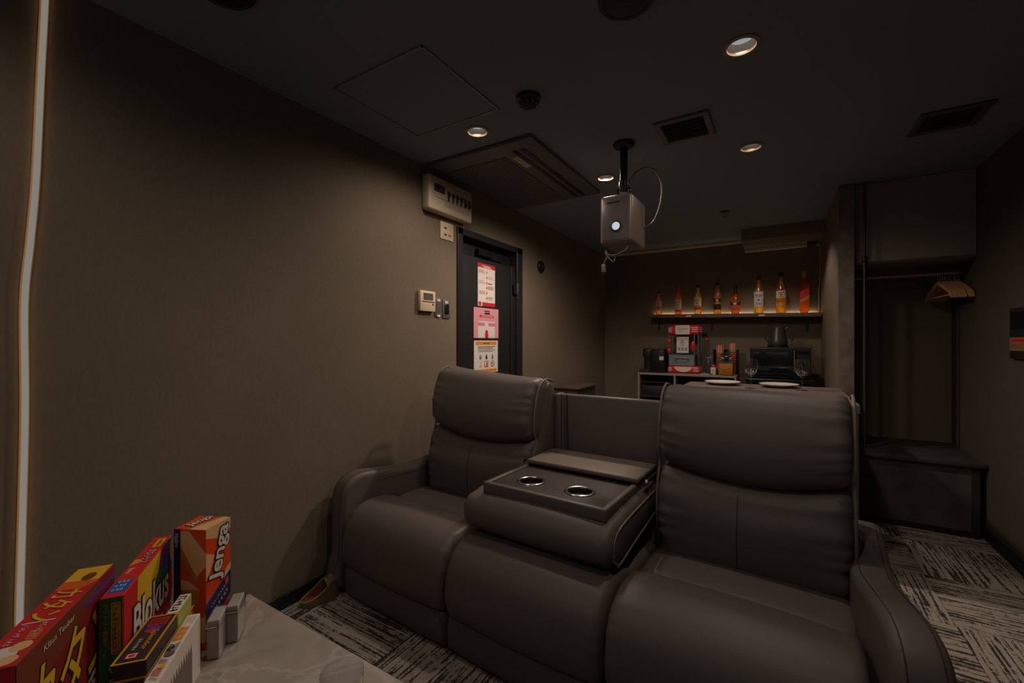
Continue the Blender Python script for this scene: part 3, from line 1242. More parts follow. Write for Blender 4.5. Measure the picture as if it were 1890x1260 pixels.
t = thing('closet_bench', 'low dark built-in bench beneath the clothes rail', 'bench', (.71, 3.8, 0))
B().box((-.285, -.30, .0), (.262, .29, .405), DARKBOARD, .003, 1).obj('front_panel', t, 30)
B().box((-.288, -.325, .405), (.285, .295, .432), mat('bench_top', (70, 65, 61), .5, var=(7, .25)), .004, 2).obj('seat_board', t, 30)
B().box((-.284, -.306, .0), (.25, -.301, .035), BLACK, .001, 1).obj('plinth', t, 30)
B().box((.225, -.305, .0), (.262, -.300, .404), mat('stile_dark', (52, 48, 45), .5), .001, 1).obj('stile', t, 30)

t = thing('wall_panel', 'black framed wall panel with a brown label on the right wall', 'wall panel', (XR, 3.05, 1.165))
b = B().box((-.018, -.10, -.125), (0, .115, .125), BLACK, .004, 2)
b.obj('housing', t, 30)
B().box((-.0195, -.09, .02), (-.0175, .105, .105), SATIN, .002, 1).obj('glass_pane', t, 30)
B().box((-.0200, -.09, -.085), (-.0178, .105, -.02), mat('label_brown', (150, 112, 76), .6)).obj('label_plate', t, 0)
fr = frame((-.0202, .01, -.05), (0, -1, 0), (0, 0, 1))
a = Art(fr)
a.rect(-.08, .008, .07, .022, REDP)
lines(a, -.085, .08, -.004, 3, .009, mat('print_brown', (120, 70, 30), .7), .003)
a.obj('print', t)

# ------------------------------------------------------------------ bar counter
t = thing('bar_counter', 'brown wooden bar counter behind the sofa with plates and wine glasses', 'counter', (-.125, 3.1, 0))
B().box((-.455, -.455, .775), (.455, .44, .82), COUNTER, .003, 1).obj('countertop', t, 30)
CPAN = mat('counter_panel', (84, 74, 68), .55, var=(6, .12))
B().box((-.45, -.45, 0), (.45, -.42, .775), CPAN, .002, 1).obj('front_panel', t, 30)
for x in (-.45, .42):
    B().box((x, -.42, 0), (x + .03, .43, .775), CPAN, .002, 1).obj('side_panel', t, 30)
B().box((-.42, -.42, .40), (.42, .40, .42), CPAN).obj('inner_shelf', t, 30)

WG = [(.0, .002), (.034, .0015), (.034, .003), (.010, .006), (.0045, .014), (.0042, .075), (.006, .084), (.022, .094), (.034, .110), (.040, .132), (.039, .155), (.033, .185), (.0322, .185), (.0382, .155), (.039, .132), (.033, .111), (.021, .096), (.0, .089)]


def wine_glass(loc, label):
    t = thing('wine_glass', label, 'wine glass', loc, group='wine glasses on the counter')
    B().lathe([(r, z) for r, z in WG[:6]] + [(.0, .076)], GLASS, n=28).obj('stem', t, 60)
    B().lathe([(.0, .076), (.0042, .076)] + [(r, z * 1.09 - .0075) for r, z in WG[6:]], GLASS, n=32).obj('bowl', t, 60)


wine_glass((-.158, 3.205, .8205), 'clear wine glass on the counter, standing between the two plates')
wine_glass((.118, 3.235, .8205), 'clear wine glass on the counter, nearest the wooden post')


def plate(loc, r, label):
    t = thing('plate', label, 'plate', loc, group='plates on the counter')
    B().lathe([(.0, .006), (r * .6, .006), (r * .95, .019), (r, .021), (r, .018), (r * .62, .0), (.0, .0)], mat('plate_glaze', (214, 204, 192), .3), n=40).obj('dish', t, 40)
    B().lathe([(0, -.002), (r * .55, -.002), (r * .55, .0015), (0, .0015)], BLACK, n=32).obj('bottom', t, 40)  # thin black disc under the dish


plate((-.345, 3.40, .8225), .115, 'white dinner plate on the counter behind the first wine glass')
plate((-.005, 3.40, .8225), .115, 'white dinner plate on the counter next to the glass by the post')

# ------------------------------------------------------------------ bottle shelf
SH = lambda x: 1.420 - .030 * (x + 1.222) / 1.538
TILT = atan2(.030, 1.538)
t = thing('bottle_shelf', 'long brown wooden wall shelf carrying a row of whisky bottles', 'shelf', (-.447, 4.915, SH(-.447)))
t.rotation_euler = (0, TILT, 0)
B().box((-.772, -.095, -.038), (.772, .083, 0), SHELFW, .002, 1).obj('board', t, 30)
for x in (-.70, -.16, .67):
    b = B().box((x - .008, -.06, -.05), (x + .008, .083, -.039), SATIN, .001, 1)
    b.box((x - .008, .072, -.17), (x + .008, .083, -.05), SATIN, .001, 1)
    b.obj('bracket', t, 30)
for x in (-.36, .30):
    B().box((x - .024, -.0965, -.028), (x + .024, -.0945, -.014), WHITEP).obj('price_tag', t, 0)
SLED = emit_mat('shelf_led', (255, 226, 190), 13)
B().box((-.75, .066, .001), (.75, .074, .006), SLED).obj('led_strip', t, 0)

AMB = amber_mat('whisky_amber', (246, 190, 92))
AMB2 = amber_mat('whisky_pale', (250, 208, 116))
AMB3 = amber_mat('whisky_deep', (238, 158, 70))
LCREAM = mat('label_cream_paper', (224, 200, 176), .7)
LBLACK = mat('label_black', (36, 32, 32), .6)
LRED = mat('label_red', (206, 52, 44), .6)
LORNG = mat('label_orange', (222, 120, 40), .6)
LGOLD = mat('label_gold', (204, 158, 78), .5)
CAPD = mat('cap_dark', (38, 34, 34), .4)
CAPR = mat('cap_red', (200, 40, 48), .4)
CAPM = mat('cap_maroon', (96, 32, 40), .4)
CAPG = mat('cap_gold', (206, 160, 116), .4)


def bottle(x, h, r, shape, amb, cap, capr, caph, labels, desc, square=False):
    z = SH(x)
    t = thing('whisky_bottle', desc, 'bottle', (x, 4.895, z + .0022), group='whisky bottles on the shelf')
    if shape == 'tall':
        sec = [(.0, .0), (r, .0), (r, .02), (r, h * .56), (r * .95, h * .62), (r * .62, h * .70), (r * .38, h * .77), (r * .33, h * .90), (r * .33, h * .93), (0, h * .93)]
    elif shape == 'square':
        sec = [(.0, .0), (r, .0), (r, .02), (r, h * .66), (r * .92, h * .70), (r * .45, h * .73), (r * .36, h * .78), (r * .34, h * .90), (r * .34, h * .93), (0, h * .93)]
    elif shape == 'round':
        sec = [(.0, .0), (r * .92, .0), (r, .02), (r, h * .45), (r * .9, h * .56), (r * .5, h * .66), (r * .30, h * .70), (r * .28, h * .90), (0, h * .92)]
    else:
        sec = [(.0, .0), (r, .0), (r, .02), (r, h * .50), (r * .94, h * .58), (r * .5, h * .70), (r * .34, h * .80), (r * .33, h * .92), (0, h * .92)]
    n = 4 if square else 24
    b = B()
    if square:
        R = Matrix.Rotation(pi / 4, 4, 'Z')
        b.lathe([(p[0] * (1.36 if p[1] < h * .69 else 1.0), p[1]) for p in sec], amb, n=4, mtx=R)
        bmesh.ops.bevel(b.bm, geom=[e for e in b.bm.edges], offset=.004, segments=2, affect='EDGES')
    else:
        b.lathe(sec, amb, n=n)
    b.obj('glass_body', t, 45)
    B().lathe([(capr, h - caph), (capr, h - .002), (capr - .002, h), (0, h)], cap, n=18).obj('cap', t, 40)
    for z0, z1, m, deco in labels:
        b = B()
        if square:
            wd_ = r * .92
            lo, hi = (-wd_, -r * .97 - .001, h * z0), (wd_, -r * .955, h * z1)
            if deco == 'slant':
                t_ = bmesh.new()
                vs = [t_.verts.new(p) for p in ((-wd_, -r - .0012, h * z0), (wd_, -r - .0012, h * (z0 + .12)), (wd_, -r - .0012, h * (z1 + .12)), (-wd_, -r - .0012, h * z1))]
                t_.faces.new(vs)
                b.merge(t_, m)
            else:
                b.box((-wd_, -r - .0015, h * z0), (wd_, -r - .0006, h * z1), m)
        else:
            rl = r + .0008
            b.lathe([(rl, h * z0), (rl, h * z1)], m, n=16, a0=-pi / 2 - 1.2, a1=-pi / 2 + 1.2)
        b.obj('paper_label', t, 45)
        if deco == 'text':
            fr = frame((0, -r - .0016, h * (z0 + z1) / 2), (1, 0, 0), (0, 0, 1))
            a = Art(fr)
            hh = h * (z1 - z0) / 2
            dk = INK if m not in (LBLACK, LRED) else LCREAM
            dk = INKG if dk is INK else dk
            a.rect(-r * .55, hh * .48, r * .55, hh * .60, dk)
            a.rect(-r * .42, hh * .28, r * .42, hh * .36, dk)
            a.disc(0, -hh * .08, r * .26, dk, 12)
            a.rect(-r * .5, -hh * .55, r * .5, -hh * .48, dk)
            a.rect(-r * .35, -hh * .72, r * .35, -hh * .66, dk)
            a.obj('label_print', t)
    return t


def bx_(px_x):
    return px_x


bottle(-1.128, .250, .034, 'std', AMB, CAPD, .013, .022, [(.16, .60, LCREAM, 'text'), (.24, .34, LORNG, None)], 'short whisky bottle with a cream and orange label, first at the shelf left end')
bottle(-.924, .312, .035, 'tall', AMB3, CAPR, .0155, .06, [(.16, .50, LCREAM, 'text'), (.08, .15, LRED, None)], 'whisky bottle with a red cap and cream label, second on the shelf')
bottle(-.729, .305, .037, 'std', AMB2, CAPD, .013, .03, [(.20, .56, mat('label_pale_gold', (226, 206, 160), .6), 'text'), (.14, .26, LRED, None)], 'whisky bottle with a pale gold label and a red flash near its foot')
bottle(-.543, .325, .036, 'tall', AMB, CAPD, .0155, .035, [(.12, .30, LBLACK, None), (.36, .48, LBLACK, 'text')], 'amber whisky bottle with black bands and a black cap, fourth on the shelf')
bottle(-.379, .285, .047, 'round', AMB3, CAPD, .0155, .085, [(.10, .28, mat('label_coral', (226, 84, 66), .6), 'text'), (.29, .40, LBLACK, 'text')], 'stout round whisky bottle with a coral label, fifth on the shelf')
bottle(-.175, .375, .043, 'std', AMB2, CAPM, .018, .05, [(.16, .56, mat('label_grey_white', (212, 204, 200), .6), 'text')], 'pale whisky bottle with a tall greyish label and maroon cap')
bottle(.011, .392, .043, 'std', AMB, CAPD, .019, .045, [(.36, .54, LCREAM, 'text'), (.14, .24, LGOLD, None)], 'whisky bottle with a cream band label and black cap, second from the alcove wall')
bottle(.197, .388, .039, 'square', AMB3, CAPG, .0165, .06, [(.30, .50, LRED, 'slant'), (.22, .30, LORNG, 'slant')], 'square whisky bottle with a slanted red label beside the alcove wall', True)

# ------------------------------------------------------------------ storage rack with the appliances
RACKM = mat('rack_edge', (150, 134, 118), .5)
t = thing('storage_rack', 'open pale-edged storage rack holding the snack appliances', 'shelf unit', (-.795, 4.72, 0))
B().box((-.455, -.22, .785), (.455, .23, .805), RACKM, .002, 1).obj('top_board', t, 30)
for x in (-.455, -.10, .437):
    B().box((x, -.22, 0), (x + .018, .23, .785), RACKM, .002, 1).obj('side_panel', t, 30)
B().box((-.437, -.21, .56), (.437, .23, .575), mat('rack_shelf_dark', (50, 46, 46), .5)).obj('shelf_board', t, 30)
B().box((-.437, .215, .02), (.437, .23, .785), BLACK).obj('back_panel', t, 30)
t = thing('black_tray_stack', 'black appliance with a pale tray on top inside the storage rack', 'tray', (-1.075, 4.68, .5755))
B().box((-.14, -.16, 0), (.14, .14, .10), BLACK, .006, 2).obj('body', t, 35)
B().box((-.10, -.165, .06), (.06, -.16, .068), STEEL).obj('handle', t, 35)
B().box((-.145, -.165, .130), (.13, .14, .140), COPPER, .003, 1).obj('tray', t, 35)
b = B()
for x in (-.12, .10):
    for y in (-.13, .11):
        b.box((x, y, .10), (x + .012, y + .012, .131), BLACK)
b.obj('risers', t, 0)

t = thing('coffee_machine', 'black capsule coffee machine at the left end of the storage rack', 'coffee machine', (-1.11, 4.66, .8055))
b = B().box((-.02, -.10, 0), (.115, .13, .238), SATIN, .012, 3)
b.obj('water_tank', t, 40)
B().lathe([(.045, .0), (.048, .003), (.048, .15), (.060, .165), (.062, .235), (.055, .245), (.0, .247)], BLACK, (-.058, -.03, 0), 28).obj('brew_head', t, 40)
B().lathe([(.030, 0), (.032, .004), (.0, .006)], STEEL, (-.055, -.035, .247), 24).obj('lid_ring', t, 40)
B().box((-.135, -.10, 0), (-.04, .0, .028), BLACK, .006, 2).obj('drip_tray', t, 40)
B().box((.064, -.1015, .130), (.106, -.0995, .168), WHITEP).obj('sticker', t, 0)

# popcorn machine
RED = mat('popcorn_red', (212, 32, 44), .35)
t = thing('popcorn_machine', 'red retro popcorn machine with glass sides on the storage rack', 'popcorn machine', (-.825, 4.72, .8055))
PW, PD = .150, .115
STR = mat('stripe_cream', (230, 214, 196), .5)
b = B().box((-PW, -PD, 0), (PW, PD, .075), RED, .018, 4)
b.obj('base', t, 40)
b = B()
for z in (.022, .037, .052):
    for x0, x1 in ((-PW + .006, -PW + .042), (PW - .055, PW - .006)):
        b.box((x0, -PD - .0015, z), (x1, -PD + .002, z + .006), STR)
    b.box((PW - .002, -PD + .02, z), (PW + .0015, PD - .02, z + .006), STR)
b.obj('base_stripes', t, 0)
b = B()
pts = [(-.085, .066), (.085, .066)] + [(.085 * cos(-pi * k / 16) * 1.0, .066 - .052 * sin(pi * k / 16)) for k in range(1, 16)]
b.prism(pts, 1, -PD - .003, -PD + .001, STR)
b.obj('base_plaque', t, 30)
b = B().box((-PW + .004, -PD + .002, .385), (PW, PD, .480), RED, .022, 4)
b.obj('canopy', t, 40)
b = B()
for z in (.415, .433, .451):
    for x0, x1 in ((-PW + .008, -PW + .042), (PW - .068, PW - .010)):
        b.box((x0, -PD, z), (x1, -PD + .004, z + .007), STR)
    b.box((PW - .002, -PD + .025, z), (PW + .0015, PD - .025, z + .007), STR)
b.obj('canopy_stripes', t, 0)
B().box((-.075, -PD - .003, .390), (.062, -PD + .004, .482), STR, .002, 1).obj('sign_plaque', t, 30)
fr = frame((-.006, -PD - .0032, .437), (1, 0, 0), (0, 0, 1))
a = Art(fr)
a.line([(-.045, .02), (-.035, .026), (-.028, .018), (-.034, .0), (-.028, -.016), (-.018, -.02), (-.010, -.008), (-.018, .004), (-.03, .002)], .003, INKG)
a.line([(-.012, .006), (-.002, .012), (.006, .004), (.016, .012), (.026, .006), (.036, .012), (.048, .008)], .003, INKG)
a.line([(-.012, .018), (.045, .018)], .002, INKG)
a.obj('sign_print', t)
b = B()
for x in (-PW + .012, PW - .045, PW - .010):
    for y in (-PD + .010, PD - .010):
        if x == PW - .045 and y > 0:
            continue
        b.lathe([(.006, .07), (.006, .39)], CHROME, (x, y, 0), 10)
b.obj('posts', t, 40)
B().box((-PW + .014, PD - .012, .07), (PW - .012, PD - .009, .39), mat('popcorn_back', (86, 104, 96), .4)).obj('back_pane', t, 0)
B().box((-PW + .016, -PD + .006, .19), (PW - .05, -PD + .009, .385), GLASS).obj('door_pane', t, 0)
B().box((PW - .013, -PD + .016, .08), (PW - .011, PD - .014, .385), GLASS).obj('side_pane', t, 0)
b = B().box((-PW + .014, -PD + .001, .075), (PW - .048, PD - .03, .185), mat('drawer_steel', (126, 138, 152), .4, .2), .004, 1)
b.obj('drawer', t, 30)
b = B().tube([(-.078, -PD - .016, .155), (.058, -PD - .016, .155)], .005, COPPER, 10)
b.box((-.074, -PD - .014, .128), (-.064, -PD + .002, .158), COPPER).box((.044, -PD - .014, .128), (.054, -PD + .002, .158), COPPER)
b.obj('drawer_handle', t, 40)
for z in (.225, .320):
    B().box((-PW - .004, -PD - .006, z - .022), (-PW + .032, -PD + .012, z + .022), RED, .006, 2).obj('door_hinge', t, 40)
B().lathe([(0, 0), (.030, .002), (.032, .010), (.022, .016), (0, .018)], RED, n=24, sy=1.25, mtx=Matrix.Translation((PW - .058, -PD + .006, .27)) @ Matrix.Rotation(pi / 2, 4, 'X') @ Matrix.Diagonal((.7, 1.3, 1, 1))).obj('door_knob', t, 40)
b = B().tube([(PW - .01, -.02, .33), (PW + .045, -.02, .338)], .004, STEEL, 8)
b.obj('crank_rod', t, 40)
B().lathe([(0, -.016), (.011, -.012), (.017, 0), (.011, .012), (0, .016)], RED, (PW + .055, -.02, .339), 18).obj('crank_ball', t, 40)
B().box((-.062, -PD + .003, .205), (.052, -PD + .0055, .365), PAPER).obj('door_sheet', t, 0)
fr = frame((-.005, -PD + .0028, .285), (1, 0, 0), (0, 0, 1))
a = Art(fr)
for k in range(7):
    a.rect(-.046 + k * .014, .045, -.040 + k * .014, .072, REDP)
a.rect(-.028, .035, .028, .062, PAPER)
lines(a, -.02, .022, .055, 5, .009, INK, .003)
lines(a, -.025, .025, .004, 3, .006, INKG, .0018)
for k in (-1, 0, 1):
    a.rect(k * .033 - .011, -.055, k * .033 + .011, -.026, INKG)
    a.disc(k * .033, -.04, .006, PAPER)
a.obj('sheet_print', t)
b = B().lathe([(.0, 0), (.035, .0), (.045, .03), (.045, .05), (.0, .052)], STEEL, (-.02, .03, .26), 24)
b.tube([(-.02, .03, .31), (-.02, .03, .388)], .005, STEEL, 8)
b.obj('popping_kettle', t, 40)

t = thing('scoop', 'small white scoop lying on the rack beside the popcorn machine', 'scoop', (-.60, 4.56, .8055), .1)
B().box((-.055, -.008, .0), (.02, .008, .006), WHITEP, .002, 1).obj('handle', t, 40)
B().lathe([(.0, 0), (.016, .0), (.020, .010), (.018, .010), (.014, .003), (0, .003)], STEEL, (.038, 0, 0), 18).obj('bowl', t, 40)

t = thing('syrup_bottle', 'slim dark pump bottle between popcorn machine and paper cups', 'bottle', (-.598, 4.66, .8055))
B().lathe([(0, 0), (.024, 0), (.026, .006), (.026, .11), (.014, .135), (.012, .150), (0, .150)], mat('pump_bottle_glass', (62, 74, 80), .12), n=24).obj('bottle_body', t, 40)
b = B().lathe([(.016, .142), (.016, .160), (.006, .164), (.0045, .164), (.0045, .205), (.0035, .205), (.003, .268), (0, .268)], STEEL, n=16)
b.box((-.03, -.004, .158), (.030, .004, .165), STEEL, .001, 1)
b.obj('pump', t, 40)

t = thing('salt_shaker', 'small white shaker with a red lid in front of the paper cups', 'shaker', (-.545, 4.58, .8055))
B().lathe([(0, 0), (.024, 0), (.025, .004), (.025, .066), (.020, .072), (0, .072)], WHITEP, n=24).obj('jar_body', t, 40)
B().lathe([(.022, .070), (.022, .092), (.019, .096), (0, .096)], CAPR, n=24).obj('lid', t, 40)
fr = frame((0, -.0256, .036), (1, 0, 0), (0, 0, 1))
a = Art(fr)
a.poly([(-.008, .006), (0, -.008), (.008, .006), (.004, .011), (0, .007), (-.004, .011)], REDP)
a.rect(-.012, -.022, .004, -.018, INK)
a.rect(-.010, .018, .012, .021, INKG)
a.obj('print', t)

CUPR = mat('cup_red', (206, 54, 54), .6)
CUPW = mat('cup_cream', (226, 200, 176), .6)


def cup_stack(x, y, h, label, bold):
    t = thing('cup_stack', label, 'paper cups', (x, y, .8055), group='stacks of paper cups')
    n = int((h - .075) / .0095)
    for k in range(n):
        z = k * .0095
        B().lathe([(.0305, z), (.0335, z + .0005), (.0335, z + .0045), (.0305, z + .005)], CUPW if k % 2 else CUPR, n=20).obj('cup_rim', t, 40)
    z = n * .0095
    b = B()
    for k in range(20):
        a0, a1 = 2 * pi * k / 20, 2 * pi * (k + 1) / 20
        b.lathe([(.0335, z), (.026, z + .075)] if bold else [(.0335, z), (.0345, z + .075)], (CUPR if k % 2 else CUPW), n=1, a0=a0, a1=a1)
    b.lathe([(0, z + .0745), (.025 if bold else .0335, z + .0745)], CUPW, n=20)
    b.obj('top_cup', t, 40)


cup_stack(-.501, 4.70, .285, 'left stack of striped paper cups behind the kernel jar', False)
cup_stack(-.392, 4.76, .305, 'taller stack of red striped paper cups behind the kernel jar', False)
t = thing('cup_holder_rack', 'black wire rack holding the paper cup stacks', 'rack', (-.45, 4.74, .8055))
b = B()
for x in (-.105, .105):
    b.box((x - .006, -.055, 0), (x + .006, .075, .24), SATIN, .002, 1)
b.box((-.105, .065, 0), (.105, .075, .24), SATIN, .002, 1)
b.obj('frame', t, 30)

t = thing('kernel_jar', 'glass clip-top jar half full of orange popcorn kernels', 'jar', (-.432, 4.575, .8055))
b = B().box((-.066, -.055, .0), (.066, .055, .175), GLASS, .014, 3)
b.obj('glass_jar', t, 40)
KERN = mat('kernels', (222, 138, 48), .5, bump=(160, 1.0), var=(150, .45))
b = B().box((-.062, -.051, .004), (.062, .051, .108), KERN, .010, 2)
k_ = b.obj('kernels', t, 40)
tag(k_, kind='stuff')
B().lathe([(0, .175), (.046, .175), (.050, .182), (.050, .200), (.030, .214), (0, .218)], GLASS, n=28).obj('lid', t, 40)
b = B().tube([(.05 * cos(2 * pi * k / 24), .05 * sin(2 * pi * k / 24), .179) for k in range(24)], .002, STEEL, 6, True)
b.tube([(.05, -.02, .18), (.066, -.03, .165), (.064, -.03, .13)], .002, STEEL, 6)
b.obj('clasp_wire', t, 40)
B().lathe([(0, -.014), (.012, -.008), (.014, .0), (.012, .008), (0, .014)], CAPR, (.058, -.045, .165), 14).obj('clasp_tag', t, 40)

# oven on its stand, kettle on top
t = thing('appliance_stand', 'black metal stand carrying the microwave oven beside the alcove wall', 'stand', (-.005, 4.68, 0))
B().box((-.258, -.27, .765), (.258, .24, .795), SATIN, .004, 1).obj('top_board', t, 30)
for x in (-.25, .225):
    for y in (-.26, .205):
        B().box((x, y, 0), (x + .025, y + .025, .765), SATIN, .002, 1).obj('leg', t, 30)
B().box((-.25, -.26, .38), (.25, .23, .40), BLACK).obj('lower_shelf', t, 30)
t = thing('microwave_oven', 'black glossy microwave oven with reflective door under the kettle', 'microwave', (0, 4.66, .796))
MGLOSS = mat('microwave_glass', (20, 22, 24), .06, 0, coat=.5)
B().box((-.228, -.19, .008), (.228, .18, .275), BLACK, .006, 2).obj('housing', t, 35)
B().box((-.224, -.204, .030), (.118, -.191, .270), SATIN, .004, 1).obj('door', t, 35)
B().box((-.20, -.2065, .06), (.10, -.204, .235), MGLOSS, .003, 1).obj('door_window', t, 35)
B().box((.124, -.202, .030), (.226, -.191, .270), mat('panel_dark', (40, 42, 46), .25), .003, 1).obj('control_panel', t, 35)
b = B().tube([(.108, -.226, .06), (.108, -.226, .25)], .006, CHROME, 10)
b.box((.104, -.226, .07), (.112, -.204, .078), CHROME).box((.104, -.226, .234), (.112, -.204, .242), CHROME)
b.obj('door_handle', t, 40)
b = B().box((.135, -.2035, .215), (.215, -.2018, .245), mat('display_dark', (12, 16, 18), .15))
b.obj('display', t, 0)
for z in (.09, .15):
    B().lathe([(.020, 0), (.019, .014), (0, .015)], SATIN, n=20, mtx=Matrix.Translation((.175, -.202, z)) @ Matrix.Rotation(pi / 2, 4, 'X')).obj('dial', t, 40)
b = B()
for x in (-.2, .19):
    for y in (-.16, .14):
        b.lathe([(.012, -.0005), (.012, .010)], BLACK, (x, y, 0), 10)
b.obj('feet', t, 40)

t = thing('gooseneck_kettle', 'matt black gooseneck kettle standing on the microwave', 'kettle', (-.014, 4.64, 1.0715))
KB = mat('kettle_black', (72, 67, 65), .32, .3)
B().lathe([(0, 0), (.083, 0), (.083, .016), (.078, .020), (.0, .020)], SATIN, n=32).obj('power_base', t, 40)
B().lathe([(.078, .021), (.080, .026), (.074, .06), (.062, .12), (.052, .170), (.051, .178), (0, .178)], KB, n=36).obj('body', t, 40)
B().lathe([(.052, .178), (.050, .183), (.03, .190), (.008, .193), (.008, .200), (.013, .206), (.010, .214), (0, .216)], KB, n=28).obj('lid', t, 40)
P = catmull([(-.070, -.01, .055), (-.092, -.012, .075), (-.098, -.012, .12), (-.094, -.012, .165), (-.106, -.012, .192), (-.122, -.012, .186)], 24, False)
B().tube(P, .006, KB, 10, rs=[.010 - .005 * i / 23 for i in range(24)]).obj('spout', t, 60)
P = catmull([(.046, 0, .165), (.075, 0, .176), (.094, 0, .160), (.104, 0, .10), (.110, 0, .055)], 20, False)
b = B().tube(P, .007, KB, 10, rs=[.005 + .004 * min(1, i / 8) for i in range(20)])
b.obj('handle', t, 60)

t = thing('side_cabinet', 'low dark side cabinet in the far corner behind the sofa', 'cabinet', (-1.64, 3.78, 0))
B().box((-.135, -.22, .0), (.118, .22, .70), mat('side_cabinet_brown', (62, 54, 48), .6), .003, 1).obj('body', t, 30)
B().box((-.138, -.235, .70), (.138, .235, .72), mat('side_cabinet_top', (92, 80, 72), .5), .003, 1).obj('top_board', t, 30)
B().box((-.12, -.224, .06), (.105, -.2195, .66), mat('side_cabinet_door', (56, 49, 44), .6), .002, 1).obj('door', t, 30)
B().lathe([(.006, 0), (.010, .014), (0, .016)], STEEL, n=12, mtx=Matrix.Translation((.085, -.224, .4)) @ Matrix.Rotation(pi / 2, 4, 'X')).obj('knob', t, 40)

# ------------------------------------------------------------------ sofa
SOFA = thing('reclining_sofa', 'grey-brown leather three-seat reclining sofa with fold-down cup holder tray', 'sofa', (-1.636, 1.24, 0), radians(-2.9))
S = SOFA
# carcass
B().box((-.005, .12, .03), (1.80, .80, .30), LEATHER, .02, 2).obj('base_frame', S)
b = B()
for x in (.02, 1.70):
    for y in (.10, .72):
        b.box((x, y, .0), (x + .06, y + .06, .04), BLACK)
b.obj('feet', S, 30)

seat_x = [(.004, .606), (.612, 1.210), (1.216, 1.806)]
for k, (xa, xb) in enumerate(seat_x):
    lo_ = pad([(.012, .014), (-.004, .03), (-.008, .075), (-.002, .125), (.012, .138), (.06, .135), (.10, .10), (.10, .03), (.06, .012)], xa, xb, LEATHER, 'footrest_panel', S, .012, 26, 48, .004, .0012, seed=k)
    pad([(.008, .142), (-.014, .165), (-.026, .22), (-.020, .285), (.005, .345), (.055, .386), (.12, .400), (.19, .395), (.25, .372), (.278, .345), (.28, .29), (.24, .22), (.12, .16), (.05, .142)], xa, xb, LEATHER, 'seat_front_pad', S, .028, 30, 64, .012, .002, seed=k + 3)
    pad([(.268, .33), (.285, .358), (.36, .366), (.46, .360), (.54, .347), (.60, .32), (.61, .26), (.55, .22), (.30, .22), (.268, .26)], xa, xb, LEATHER, 'seat_cushion', S, .026, 26, 48, .010, .001, seed=k + 6)


def fold(u, x, y, z):
    g = exp(-((z - .70) / .13) ** 2)
    w = 1 - (2 * u - 1) ** 2
    return (x, y - .012 * g * w * 0, z - .045 * w * g)


HEAD = [(.552, .688), (.508, .694), (.478, .720), (.466, .770), (.476, .832), (.497, .890), (.520, .934), (.548, .958), (.600, .966), (.655, .960), (.688, .930), (.685, .860), (.660, .75), (.635, .69), (.60, .680)]
LUMB = [(.545, .684), (.500, .672), (.468, .635), (.448, .570), (.440, .50), (.446, .42), (.470, .345), (.52, .315), (.58, .33), (.62, .42), (.635, .55), (.64, .66), (.60, .684)]


def seat_back(xa, xb, seed, dz=0.0, dz2=0.0, lean=0.0):
    def fx(u, x, y, z):
        q = fold(u, x, y, z)
        k = max(0, (q[2] - .4) / .56)
        sag = .012 * (1 - (2 * u - 1) ** 4) * k ** 6
        return (q[0], q[1], q[2] + (dz + (dz2 - dz) * u) * k - sag)
    g = bpy.data.objects.new('seat_back', None)
    COL.objects.link(g)
    g.parent = S
    pad(LUMB, xa + .004, xb - .004, LEATHER, 'lumbar_pad', g, .038, 34, 80, .010, .006, fx, seed=seed)
    pad(HEAD, xa + .004, xb - .004, LEATHER, 'head_pad', g, .036, 34, 80, .010, .0048, fx, seed=seed + 1)
    # gusset body between the front and the rear piping
    sec = [(.60, .32), (.575, .42), (.560, .55), (.558, .66), (.575, .78), (.605, .90), (.640, .945), (.675, .948), (.700, .92), (.715, .80), (.71, .5), (.68, .32)]
    pad(sec, xa + .002, xb - .002, LEATHER, 'back_shell', g, .012, 20, 56, 0, .002, lambda u, x, y, z: (x, y, z - .006 + (dz + (dz2 - dz) * u) * max(0, (z - .4) / .56)), seed=seed + 2)
    for x, dd in ((xa - .001, dz), (xb + .001, dz2)):
        P = catmull([(x, .550, .335), (x, .500, .40), (x, .478, .50), (x, .488, .60), (x, .520, .682), (x, .500, .735), (x, .505, .81), (x, .525, .885), (x, .556, .938), (x, .610, .964), (x, .672, .950)], 48, False)
        P = [(p[0], p[1], p[2] + dd * max(0, (p[2] - .4) / .56)) for p in P]
        B().tube(P, .0050, PIPING, 8).obj('piping', g, 60)
    # centre seam of the lumbar pad
    xm = (xa + xb) / 2 - .02
    P = []
    Q = catmull(LUMB, 72)
    for y, z in Q:
        if y < .50 and .35 < z < .668:
            u = (xm - xa) / (xb - xa)
            q = fx(u, xm, y - .0106, z)
            P.append(q)
    P.sort(key=lambda p: p[2])
    B().tube(P, .0016, SEAMD, 6).obj('seam', g, 60)


seat_back(.050, .672, 11, .026, -.016)
seat_back(1.226, 1.806, 21, -.006, -.014)

B().box((.0, .56, .05), (1.80, .74, .40), LEATHER, .02, 2).obj('lower_back', S)
# centre: upright back panel behind the folded-down console
b = B().box((.690, .715, .36), (1.190, .750, .872), LEATHER, .012, 3)
b.obj('centre_back_panel', S)
for xa, xb in ((.668, .700), (1.180, 1.206)):
    B().box((xa, .690, .36), (xb, .756, .874), LEATHER, .009, 3).obj('centre_back_rail', S)
B().tube([(.735, .7135, .42), (.734, .7120, .60), (.730, .7120, .80), (.728, .7135, .868)], .0022, SEAMD, 6).obj('seam', S)
for x in (.706, 1.176):
    P = [(x, .7135, .42), (x, .7120, .70), (x, .7135, .866)]
    B().tube(P, .003, PIPING, 6).obj('piping', S)

